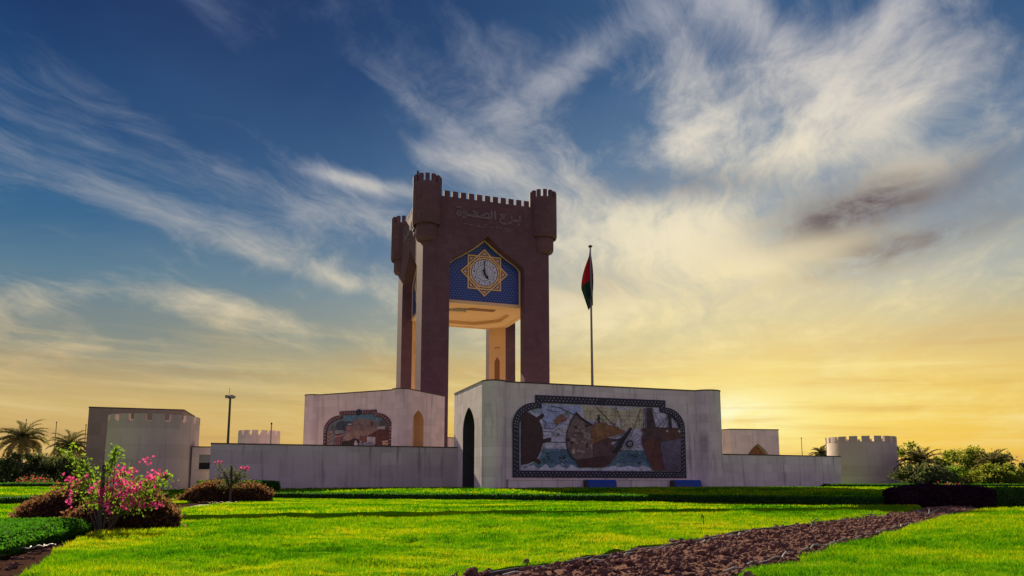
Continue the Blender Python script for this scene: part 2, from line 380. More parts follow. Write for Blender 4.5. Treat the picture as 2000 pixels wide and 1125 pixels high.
def tile_blue():
    m, t = new_mat('blue_tile'); tc = t.node('ShaderNodeTexCoord'); x, y, z = t.sep(tc.outputs['Object'])
    def cell(v, p, off=0.): return t.m('SUBTRACT', t.m('FRACT', t.m('ADD', t.m('DIVIDE', v, p), off)), .5)
    row = t.m('FLOOR', t.m('DIVIDE', z, .36)); odd = t.m('MULTIPLY', t.m('MODULO', row, 2.), .5)
    a = cell(t.m('ADD', x, 40.), .46); fx = t.m('SUBTRACT', t.m('FRACT', t.m('ADD', t.m('DIVIDE', t.m('ADD', x, 40.), .46), odd)), .5); fz = cell(z, .36)
    d = t.m('ADD', t.m('ABSOLUTE', t.m('MULTIPLY', fx, 1.2)), t.m('ABSOLUTE', fz))
    k = t.smooth(d, .42, .26)
    n = t.noise(tc.outputs['Object'], 2., 3).outputs[0]
    c = t.mix(n, (.003, .020, .13), (.006, .034, .20)); c = t.mix(k, c, (.05, .15, .42))
    finish(t, c, .35, k, .3, .02, spec=.5); return m
M['tile'] = tile_blue()
def mosaic():
    m, t = new_mat('mosaic'); tc = t.node('ShaderNodeTexCoord'); a = t.node('ShaderNodeAttribute', attribute_name='col')
    v = t.node('ShaderNodeTexVoronoi', {'Vector': tc.outputs['Object'], 'Scale': 5.5})
    n = t.noise(tc.outputs['Object'], 1.3, 6, .65).outputs[0]
    h = t.sep(v.outputs['Color'])[0]
    c = t.mix(t.m('MULTIPLY', h, .55), a.outputs['Color'], t.mix(1., a.outputs['Color'], (.45, .42, .45), 'MULTIPLY'))
    n5 = t.noise(tc.outputs['Object'], 7., 5, .7).outputs[0]
    c = t.mix(t.smooth(n, .42, .72), c, t.mix(1., c, (.55, .5, .48), 'MULTIPLY'))
    c = t.mix(t.smooth(n5, .5, .72), c, t.mix(1., c, (.50, .46, .45), 'MULTIPLY'))
    finish(t, c, .45, h, .3, .01); return m
M['mosaic'] = mosaic()
def foliage(name, stops, transl=.35, tcol=(.25, .45, .03), rough=.55):
    m, t = new_mat(name); a = t.node('ShaderNodeAttribute', attribute_name='tint')
    c = t.ramp(a.outputs['Fac'], stops)
    tr = t.mix(.55, c, tcol)
    finish(t, c, .85, spec=.02, transl=(transl, tr)); return m
M['lf_hedge'] = foliage('hedge_leaf', [(0, (.012, .04, .008)), (.5, (.03, .10, .012)), (1, (.08, .22, .02))], .35, (.12, .45, .01))
M['lf_dark'] = foliage('shrub_leaf', [(0, (.035, .05, .028)), (.6, (.075, .10, .045)), (1, (.15, .18, .06))], .35, (.20, .22, .06))
M['lf_tree'] = foliage('tree_leaf', [(0, (.035, .07, .012)), (.5, (.10, .16, .022)), (1, (.24, .28, .045))], .5, (.42, .42, .04))
M['lf_croton'] = foliage('croton_leaf', [(0, (.03, .014, .012)), (.45, (.085, .038, .028)), (.78, (.20, .115, .05)), (1, (.22, .24, .05))], .45, (.34, .17, .06))
M['lf_purple'] = foliage('purple_leaf', [(0, (.012, .005, .012)), (.6, (.035, .012, .028)), (1, (.07, .03, .05))], .2, (.10, .03, .06))
M['lf_pink'] = foliage('bract', [(0, (.45, .02, .12)), (.6, (.70, .05, .23)), (1, (.85, .25, .42))], .4, (.9, .10, .34))
M['lf_red'] = foliage('red_flower', [(0, (.4, .03, .03)), (1, (.7, .10, .08))], .3, (.7, .1, .08))
M['lf_bright'] = foliage('young_leaf', [(0, (.05, .14, .012)), (1, (.20, .34, .04))], .45, (.35, .55, .03))
M['frond'] = foliage('palm_leaf', [(0, (.055, .065, .028)), (.5, (.11, .115, .045)), (1, (.36, .24, .10))], .35, (.34, .28, .09))
M['core'] = plain('hedge_core', (.012, .03, .008), .9, 0, .5, 4)
M['corebrown'] = plain('croton_core', (.03, .014, .012), .9, 0, .5, 4)
def grass_mat():
    m, t = new_mat('grass_blade'); a = t.node('ShaderNodeAttribute', attribute_name='tint')
    c = t.ramp(a.outputs['Fac'], [(0, (.006, .05, .003)), (.30, (.04, .20, .004)), (.55, (.16, .33, .005)), (.85, (.40, .42, .010)), (1, (.46, .38, .06))])
    tr = t.mix(1., c, (1.25, 1.15, .35), 'MULTIPLY')
    finish(t, c, .9, spec=0., transl=(.5, tr)); return m
M['blade'] = grass_mat()
def lawn_mat():
    m, t = new_mat('lawn_turf'); tc = t.node('ShaderNodeTexCoord'); o = tc.outputs['Object']
    n1 = t.noise(o, .22, 5, .6).outputs[0]; n2 = t.noise(o, 3., 6, .7).outputs[0]; n3 = t.noise(o, 22., 4, .7).outputs[0]
    c = t.ramp(t.m('ADD', t.m('MULTIPLY', n1, .6), t.m('MULTIPLY', n2, .4)), [(.30, (.03, .16, .003)), (.5, (.11, .28, .004)), (.68, (.25, .34, .008))])
    c = t.mix(t.m('MULTIPLY', t.smooth(n3, .45, .75), .45), c, (.03, .10, .004))
    h = t.m('ADD', t.m('MULTIPLY', n2, .6), t.m('MULTIPLY', n3, .5))
    finish(t, c, 1., h, 1., .08, spec=0.); return m
M['lawn'] = lawn_mat()
def soil_mat():
    m, t = new_mat('soil'); tc = t.node('ShaderNodeTexCoord'); o = tc.outputs['Object']
    n1 = t.noise(o, 1.2, 5, .6).outputs[0]; n2 = t.noise(o, 18., 6, .7).outputs[0]
    c = t.mix(n1, (.10, .052, .040), (.25, .145, .112)); c = t.mix(t.smooth(n2, .5, .8), c, (.36, .24, .20))
    finish(t, c, .95, t.m('ADD', n1, n2), 1., .06, spec=0.); return m
M['soil'] = soil_mat()
M['mulch'] = plain('mulch', (.042, .022, .016), 1., 0, .6, 9, spec=0.)
M['far'] = plain('dry_ground', (.10, .13, .05), .95, 0, .4, .3)
M['paving'] = stone('paving', (.62, .54, .44), (.70, .60, .50), slab=(1.2, 1.2), seam=.8, stain=.1)
M['tarmac'] = plain('tarmac', (.06, .06, .06), .9)

# ------------------------------------------------------------------ frames of reference
A19 = R(19); d1 = Vector((math.cos(A19), math.sin(A19), 0)); d2 = Vector((-d1.y, d1.x, 0))
T0 = Vector((-13.155, 105, 0)); A0 = Vector((-.6435, 78, 0))
GZ = 1.12

# ------------------------------------------------------------------ ground
def ground():
    xs = np.concatenate([np.linspace(-3000, -220, 12), np.linspace(-200, 200, 81), np.linspace(220, 3000, 12)])
    ys = np.concatenate([np.linspace(-300, 0, 8), np.linspace(4, 160, 60), np.linspace(180, 4000, 16)])
    mb = MB(); nx = len(xs)
    def gz(x, y):
        t = min(1, max(0, (y - 84) / 40)); t = t * t * (3 - 2 * t)
        return -.06 + .95 * t
    for yv in ys:
        for xv in xs: mb.v.append((xv, yv, gz(xv, yv)))
    for j in range(len(ys) - 1):
        for i in range(nx - 1):
            a = j * nx + i; mb.f.append([a, a + 1, a + nx + 1, a + nx]); mb.m.append(0); mb.c.append(None)
    structure('ground', mb, M['far'], smooth=True)
ground()

def resample(pl, n):
    pl = np.array(pl, 'd'); seg = np.r_[0, np.cumsum(np.linalg.norm(np.diff(pl, axis=0), axis=1))]
    t = np.linspace(0, seg[-1], n)
    out = np.stack([np.interp(t, seg, pl[:, k]) for k in range(pl.shape[1])], 1)
    for _ in range(2): out[1:-1] = out[1:-1] * .5 + (out[:-2] + out[2:]) * .25
    return out
def loft(name, A, B, n, k, zf, skirt, m, kind='structure'):
    """sheet between two edge lines; zf(x, y, t, u) gives its height; skirt drops a cut turf edge all round."""
    a, b = resample(A, n), resample(B, n)
    u = np.linspace(0, 1, k)[None, :, None]
    P = a[:, None, :2] * (1 - u) + b[:, None, :2] * u
    t = np.repeat(np.linspace(0, 1, n)[:, None], k, 1)
    Z = zf(P[..., 0], P[..., 1], t, np.repeat(u[..., 0], n, 0))
    V = np.concatenate([P, Z[..., None]], 2)
    mb = MB(); mb.v = [tuple(v) for v in V.reshape(-1, 3)]
    for i in range(n - 1):
        for j in range(k - 1): mb.f.append([i * k + j, i * k + j + 1, (i + 1) * k + j + 1, (i + 1) * k + j])
    # orient upward
    v0, v1, v2 = (Vector(mb.v[i]) for i in mb.f[0][:3])
    if (v1 - v0).cross(v2 - v0).z < 0: mb.f = [f[::-1] for f in mb.f]
    rim = [i * k for i in range(n)] + [(n - 1) * k + j for j in range(1, k)] + [i * k + k - 1 for i in range(n - 2, -1, -1)] + [j for j in range(k - 2, 0, -1)]
    b0 = len(mb.v); mb.v += [(mb.v[i][0], mb.v[i][1], mb.v[i][2] - skirt) for i in rim]
    L = len(rim)
    for i in range(L): mb.f.append([rim[i], rim[(i + 1) % L], b0 + (i + 1) % L, b0 + i])
    mb.m = [0] * len(mb.f); mb.c = [None] * len(mb.f)
    o = structure(name, mb, m, smooth=True)
    return V
bump2 = lambda x, y: .06 * (vnoise(x, y, .35, 1) - .5) + .10 * (vnoise(x, y, 1.1, 2) - .5) + .11 * (vnoise(x, y * 1.6, 2.6, 3) - .5)
# near lawn: left edge against the planted bed, right edge against the tilled bed
nl_left = [(-5.2, 6.5), (-6.9, 10.8), (-8.2, 13.2), (-9.4, 15.6), (-10.6, 18.6), (-11.2, 20.6), (-10.6, 22.2), (-11.6, 24.2), (-13.3, 26.3)]
nl_right = [(-3.9, 6.5), (-.55, 10.9), (.65, 12.4), (1.75, 14.1), (3.7, 16.9), (6.2, 20.9), (10.8, 25.9), (15.5, 31.2), (20.4, 37.6)]
V_near = loft('lawn', nl_left, nl_right, 170, 150, lambda x, y, t, u: .07 + bump2(x, y) + .05 * np.sin(np.clip(u, 0, 1) * np.pi), .25, M['lawn'])
# second lawn, one turf step higher
l1 = [(-13.6, 26.5), (-5.5, 29.4), (3, 32.2), (12, 35.2), (20.9, 38.2)]
hedge_front = [(-24.3, 72.5), (-12, 67.0), (0, 61.2), (11, 54.8), (22, 44.6)]
V_sec = loft('lawn', l1, [(-24.3, 72.), (-12, 66.5), (0, 60.7), (11, 54.3), (21.8, 44.1)], 60, 40, lambda x, y, t, u: .30 - .235 * np.clip(u * 1.6, 0, 1) + .6 * bump2(x, y), .5, M['lawn'])
# right lawn
rl_left = [(1.5, 7.0), (3.3, 10.9), (4.3, 12.3), (6.3, 15.2), (9.2, 18.9), (13.5, 24.9), (18.8, 31.9), (23.5, 37.8)]
V_right = loft('lawn', rl_left, [(9, 7), (11, 10.9), (14, 15), (18, 19), (24, 25), (29, 31), (33, 37), (36, 41)], 70, 40, lambda x, y, t, u: .08 + bump2(x, y) + .25 * np.clip(t * 1.3 - .3, 0, 1) * np.sin(np.clip(u * 1.2, 0, 1) * np.pi / 2), .35, M['lawn'])
# left lawn beyond the planted bed
V_left = loft('lawn', [(-36, 22), (-17.5, 27)], [(-33, 62), (-25.5, 62)], 30, 14, lambda x, y, t, u: .10 + bump2(x, y), .25, M['lawn'])
# upper lawn from the hedge ring up to the walls
ring = [(-36, 24), (-33.5, 36), (-32, 46), (-31.4, 56), (-31, 66), (-28, 71.5), (-24, 73.3), (-12, 67.9), (0, 62.1), (11, 55.7), (22, 46), (27, 48.5), (36, 49), (52, 52), (70, 56)]
farl = [(-260, 90), (-190, 150), (-110, 150), (-80, 150), (-60, 150), (-48, 150), (-36, 150), (-18, 150), (0, 150), (20, 150), (44, 150), (58, 150), (80, 150), (120, 150), (170, 150)]
def z_up(x, y, t, u):
    d = u * np.hypot(120, 30)
    return .50 + .58 * (1 - np.exp(-d * .75 / 11)) + .5 * bump2(x, y)
V_up = loft('lawn', ring, farl, 120, 70, z_up, .5, M['lawn'])
# tilled bed and planted bed
V_bed = loft('soil_bed', [(-5, 5), (-1.6, 10.9), (.9, 14.1), (5.6, 20.9), (10.2, 26.2), (20, 38), (24, 43.5)], [(3, 5), (4.2, 10.9), (7, 15.2), (10, 18.9), (14.2, 24.9), (24, 38), (27, 43)], 120, 40,
             lambda x, y, t, u: -.02 + .10 * np.sin(np.clip(u, 0, 1) * np.pi) + .11 * (vnoise(x, y, 2.2, 5) - .5) + .08 * (vnoise(x, y, 6., 6) - .5), .2, M['soil'])
V_bed2 = loft('soil_bed', [(-24, 6), (-30, 24), (-36, 40)], [(-4.6, 6), (-9.5, 15.8), (-11, 21), (-10.5, 23), (-16, 31), (-25, 62)], 60, 40,
              lambda x, y, t, u: -.03 + .10 * (vnoise(x, y, 2.2, 8) - .5) + .06 * (vnoise(x, y, 6., 9) - .5), .2, M['mulch'])
# courtyard paving inside the walls
pv = MB(); pv.prism([tuple((T0 + d1 * u + d2 * v)[:2]) for u, v in ((-26, -16), (52, -16), (52, 45), (-26, 45))], .6, 1.24)
structure('courtyard_paving', pv, M['paving'])
# street beyond the left lawn
st = MB(); st.prism([(-230, 118), (-46, 118), (-46, 127), (-230, 127)], .6, 1.22); structure('road', st, M['tarmac'])

# ------------------------------------------------------------------ grass blades
def grass(name, V, dens, h, wd, ymax, label):
    n, k = V.shape[:2]
    a, b, c_, d_ = V[:-1, :-1].reshape(-1, 3), V[:-1, 1:].reshape(-1, 3), V[1:, 1:].reshape(-1, 3), V[1:, :-1].reshape(-1, 3)
    area = np.linalg.norm(np.cross(b - a, d_ - a), axis=1); cen = (a + b + c_ + d_) / 4
    lam = area * dens(cen); lam[cen[:, 1] > ymax] = 0
    vis = np.abs(cen[:, 0]) < cen[:, 1] * .78 + 1.5; lam[~vis] = 0
    cnt = rng.poisson(lam); idx = np.repeat(np.arange(len(cnt)), cnt); N = len(idx)
    s, t = rng.random(N)[:, None], rng.random(N)[:, None]
    P = (a[idx] * (1 - s) + b[idx] * s) * (1 - t) + (d_[idx] * (1 - s) + c_[idx] * s) * t
    sc = np.clip(P[:, 1] / 14, .8, 2.6)
    mow = vnoise(P[:, 0], P[:, 1], 1.1, 12); mow2 = vnoise(P[:, 0], P[:, 1], .32, 14)
    H = h * (.55 + .9 * rng.random(N)) * (.6 + .8 * mow) * np.sqrt(sc); Wd = wd * (.7 + .6 * rng.random(N)) * sc
    an = rng.random(N) * 2 * np.pi; w3 = np.stack([np.cos(an), np.sin(an), 0 * an], 1) * (Wd / 2)[:, None]
    la = rng.random(N) * 2 * np.pi; lean = H * (.25 + .75 * rng.random(N)); tip = P + np.stack([np.cos(la) * lean, np.sin(la) * lean, H], 1)
    P = P - np.array([0, 0, .012])
    tint = np.clip(.62 * mow2 + .42 * vnoise(P[:, 0], P[:, 1] * 1.8, 2.2, 15) + .42 * rng.random(N) - .28, 0, 1)
    o = np_mesh(name, np.stack([P - w3, P + w3, tip], 1), 3, M['blade'], tint=tint)
    tag(o, label, 'grass', kind='stuff'); return N
fall = lambda c: 1100 * np.minimum(1, (13 / np.maximum(c[:, 1], 7)) ** 1.55)
ng = grass('grass', V_near, fall, .055, .012, 45, 'bright green mown grass of the front lawn')
ng += grass('grass', V_right, fall, .055, .012, 45, 'bright green mown grass right of the brown soil bed')
ng += grass('grass', V_sec, lambda c: 90 + 0 * c[:, 1], .05, .03, 80, 'lit grass strip in front of the long hedge')
ng += grass('grass', V_left, lambda c: 120 + 0 * c[:, 1], .05, .03, 70, 'grass behind the left flower bed')
ng += grass('grass', V_up, lambda c: 26 + 0 * c[:, 1], .07, .06, 100, 'grass slope rising to the foot of the walls')
print('blades', ng)

# ------------------------------------------------------------------ soil clods
def ico():
    import bmesh
    bm = bmesh.new(); bmesh.ops.create_icosphere(bm, subdivisions=2, radius=1); bm.verts.ensure_lookup_table()
    v = np.array([x.co[:] for x in bm.verts]); f = np.array([[w.index for w in q.verts] for q in bm.faces]); bm.free(); return v, f
IV, IF = ico()
def clods(name, V, n, smin, smax, label, umin=.15, umax=.88, ymin=0, ymax=99):
    verts = []; faces = []; cnt = 0; nn, kk = V.shape[:2]
    for _ in range(n):
        i = int(rng.random() ** 1.3 * (nn - 1)); j = int((umin + (umax - umin) * rng.random()) * (kk - 1)); p = V[i, j] + np.array([(rng.random() - .5) * .3, (rng.random() - .5) * .3, 0])
        if not (ymin < p[1] < ymax) or abs(p[0]) > p[1] * .78 + 1: continue
        r = smin + (smax - smin) * rng.random() ** 3.2
        ph = rng.random(3) * 9; q = IV.copy()
        ns = 1 + .22 * np.sin(q[:, 0] * 3.1 + ph[0]) * np.sin(q[:, 1] * 2.7 + ph[1]) + .18 * np.sin(q[:, 2] * 4.3 + ph[2] + q[:, 0] * 2) + .15 * rng.normal(size=len(q))
        q = q * ns[:, None] * np.array([1, .7 + .5 * rng.random(), .55 + .35 * rng.random()]) * r
        a = rng.random() * 6.28; ca, sa = math.cos(a), math.sin(a)
        q = np.stack([q[:, 0] * ca - q[:, 1] * sa, q[:, 0] * sa + q[:, 1] * ca, q[:, 2]], 1) + p + np.array([0, 0, r * .25])
        verts.append(q); faces.append(IF + cnt); cnt += len(IV)
    v = np.concatenate(verts); f = np.concatenate(faces)
    me = bpy.data.meshes.new(name); me.from_pydata(v.tolist(), [], f.tolist()); me.materials.append(M['soil'])
    tag(link(name, me), label, 'soil clods', kind='stuff')
clods('soil_clods', V_bed, 13000, .014, .095, 'rough brown clods of dug soil filling the bed between the lawns')
clods('soil_clods', V_bed2, 9000, .015, .06, 'small brown clods in the planted bed', .62, .995, 8, 19)

# ------------------------------------------------------------------ clock tower
def pointed(hw, spring, apex, n=1.0):                # right half of the four-centred arch, spring to apex
    prof = [(1, 0), (.985, .075), (.942, .15), (.873, .225), (.753, .32), (.565, .465), (.377, .62), (.188, .80), (0, 1)]
    return [(hw * a, spring + (apex - spring) * b) for a, b in prof]
W, TH, PW = 20.0, 1.8, 4.1
tower = thing('clock_tower', 'tall dark mauve stone tower with crenellated corner turrets, pointed arches and a blue clock panel', 'clock tower', (T0.x, T0.y, GZ), A19)
def build_tower():
    hw = W / 2 - PW; half = pointed(hw, 33.9, 38.95)
    arch = [(W / 2 + x, z) for x, z in half] + [(W / 2 - x, z) for x, z in half[-2::-1]]      # right spring over the apex to left spring
    def outline(s0, s1): return [(s0, GZ), (PW, GZ)] + arch[::-1] + [(W - PW, GZ), (s1, GZ), (s1, 44.45), (s0, 44.45)]
    fr = [lambda s, z, d: (s, d, z), lambda s, z, d: (W - s, W - d, z), lambda s, z, d: (d, W - s, z), lambda s, z, d: (W - d, s, z)]
    for i, f in enumerate(fr):
        mb = MB(); s0, s1 = (0, W) if i < 2 else (TH, W - TH)
        mb.plate(outline(s0, s1), f, 0, TH, 0, 1)
        # parapet merlons between the turrets
        k = 11; pitch = 14.0 / k
        o = obj('arched_wall', mb, [M['tower'], M['ochre']], tower)
        mm = MB()
        for q in range(k):
            a = 3.15 + q * pitch
            poly = [(a, 44.452), (a + .86, 44.452), (a + .86, 45.36), (a, 45.36)]
            mm.plate(poly, f, 0, .55, 0)
        obj('battlement', mm, M['tower'], tower)
    # splayed inner faces of the corner piers
    for (sx, sy) in ((0, 0), (1, 0), (0, 1), (1, 1)):
        g = lambda u, v: (W - u if sx else u, W - v if sy else v)
        mb = MB(); mb.prism([g(TH, TH), g(PW, TH), g(TH, PW)], GZ, 28.6, 0)
        o = obj('pier_lining', mb, M['ochre'], tower)
        # niche and slots set into the splay
        n_ = Vector((1, 1, 0)).normalized()
        ax = Vector((1, -1, 0)).normalized(); c0 = Vector(((TH + PW) / 2, (TH + PW) / 2, 0))
        def f(s, z, d):
            p = c0 + ax * s + n_ * (.012 + (-d)); q = g(p.x, p.y); return (q[0], q[1], z)
        nb = MB(); hp = pointed(.5, 22.6, 23.5)
        nb.plate([(-.5, 19.3), (.5, 19.3)] + hp + [(-x, z) for x, z in hp[-2::-1]], f, -.02, .05, 0)
        obj('niche', nb, M['niche'], tower); nb = MB()
        nb.plate([(-.55, 25.0), (.55, 25.0), (.55, 25.15), (-.55, 25.15)], f, -.02, .05, 0)
        obj('wall_slot', nb, M['niche'], tower); nb = MB()
        nb.plate([(-.5, 12.4), (.5, 12.4), (.5, 15.4), (-.5, 15.4)], f, -.02, .05, 0)
        obj('wall_slot', nb, M['niche'], tower); nb = MB()
        nb.plate([(-.58, 19.0), (.58, 19.0), (.58, 19.2), (-.58, 19.2)], f, -.10, .05, 0)
        obj('sill', nb, M['niche'], tower)
    # turrets
    for cx, cy in ((.68, .68), (W - .68, .68), (.68, W - .68), (W - .68, W - .68)):
        mb = MB()
        mb.lathe(cx, cy, [(.01, 37.15), (1.05, 37.2), (1.45, 37.4), (1.62, 37.75), (1.64, 40.0), (1.75, 40.02), (1.95, 39.62), (2.08, 39.66), (2.17, 39.95), (2.17, 46.0), (1.72, 46.0), (1.72, 45.3), (.01, 45.3)], 48)
        o = obj('turret', mb, M['tower'], tower, smooth=True)
        mm = MB(); k = 13
        for q in range(k):
            a = 2 * math.pi * q / k; mm.arc_block(cx, cy, 1.73, 2.17, a, a + 2 * math.pi / k * .62, 46.002, 47.15)
        b = obj('battlement', mm, M['tower'], o, fix=False)
        b.location.z = -GZ
    # ceiling under the clock chamber
    a, b = TH, W - TH; c = W / 2; oc = [(c + 6.6 * math.cos(R(22.5 + 45 * i)), c + 6.6 * math.sin(R(22.5 + 45 * i))) for i in range(8)]
    mb = MB(); z0 = 28.6; zr = 29.15
    cs = [(b, a), (b, b), (a, b), (a, a)]
    for i in range(4):
        lo, hi_ = oc[(2 * i - 1) % 8], oc[2 * i]
        mb.add([(*cs[i - 1], z0), (*cs[i], z0), (*hi_, z0), (*lo, z0)], [(0, 3, 2, 1)][:1])
    mb = MB()
    for i in range(4):                               # four trapezoids against the walls, four corner triangles
        th0 = 45 * (2 * i); 
        sidec = [(b, a), (b, b)] if i == 0 else [(b, b), (a, b)] if i == 1 else [(a, b), (a, a)] if i == 2 else [(a, a), (b, a)]
        p, q = oc[(2 * i - 1) % 8], oc[(2 * i) % 8]
        mb.add([(*sidec[0], z0), (*sidec[1], z0), (*q, z0), (*p, z0)], [(0, 3, 2, 1)])
        r_ = oc[(2 * i + 1) % 8]
        mb.add([(*sidec[1], z0), (*r_, z0), (*q, z0)], [(0, 2, 1)])
    mb.add([(*p, z) for z in (z0, zr) for p in oc], [(i, 8 + i, 8 + (i + 1) % 8, (i + 1) % 8) for i in range(8)])
    mb.add([(*p, zr) for p in oc], [tuple(range(7, -1, -1))])
    mb.box(a, b, a, b, zr + .05, zr + .3)
    ce = obj('ceiling', mb, M['ochre'], tower)
    gr = MB()
    for i in range(11): gr.box(c - 5.4 + i * .42, c - 5.28 + i * .42, c - 3.2, c - .9, zr - .16, zr - .01)
    g_ = obj('grille', gr, M['grey'], ce, fix=False); g_.location.z = -GZ
    hb = MB(); hb.box(c - 1.0, c + 3.4, c - 3.6, c - 2.2, zr - .07, zr - .01)
    h_ = obj('hatch', hb, M['niche'], ce, fix=False); h_.location.z = -GZ
    rb = MB(); rb.box(TH + .01, W - TH - .01, TH + .01, W - TH - .01, 43.6, 44.1); obj('roof', rb, M['tower'], tower)
    # lamp on the nearest turret
    lb = MB(); lb.tube([(-.9, .2, 46.0), (-.9, .2, 47.5)], .06); lb.cyl(-.9, .2, .16, .2, 47.5, 47.75, 10); lb.cyl(-.9, .2, .1, .1, 47.75, 47.95, 8)
    obj('beacon', lb, M['darkmetal'], tower)
    # lettering: strokes read off the front wall
    def tz(x, y): return on_wall(870 + x / 11.11, 370 + y / 11.11, T0, A19)
    words = [[(1605, 598), (1608, 655), (1596, 692), (1440, 676)], [(1420, 612), (1440, 650), (1436, 700), (1404, 738), (1352, 732)],
             [(1184, 560), (1240, 548), (1318, 566)], [(1310, 566), (1232, 604), (1196, 650), (1196, 708), (1240, 742), (1310, 742)],
             [(1068, 480), (1074, 640)], [(992, 470), (1000, 560), (1002, 634)], [(1002, 636), (860, 616), (700, 594)],
             [(945, 590), (930, 545), (880, 528), (835, 556), (830, 592)], [(790, 595), (790, 545)], [(604, 476), (660, 505), (712, 530)], [(712, 530), (650, 555), (600, 560)],
             [(700, 594), (560, 572), (440, 560)], [(440, 560), (440, 500), (402, 470), (380, 510), (420, 545)], [(440, 560), (430, 600), (372, 600)],
             [(262, 560), (258, 500), (285, 462), (330, 515), (318, 562), (262, 560)], [(250, 384), (275, 388)], [(308, 392), (333, 396)], [(1574, 762), (1594, 768)], [(1254, 648), (1274, 654)]]
    small = [[(400, 738), (470, 746)], [(420, 728), (424, 756)], [(500, 752), (600, 780)], [(640, 802), (720, 800)], [(720, 800), (800, 818), (905, 826)], [(812, 770), (900, 776)], [(700, 785), (730, 788)],
             [(975, 820), (1000, 836), (1040, 836)], [(1094, 790), (1110, 850)], [(1130, 800), (1150, 850)], [(1204, 862), (1222, 838)], [(1290, 868), (1380, 878), (1462, 884)], [(1270, 850), (1290, 868)], [(1248, 902), (1330, 912), (1420, 920)], [(1350, 846), (1380, 852)]]
    for kf, f in ((0, fr[0]), (1, fr[2])):
        mb = MB()
        for wl in words: mb.stroke([tz(*p) for p in wl], .36, f, -.14, -.005)
        for wl in small: mb.stroke([tz(*p) for p in wl], .12, f, -.10, -.005)
        obj('inscription', mb, M['brass'], tower)
build_tower()

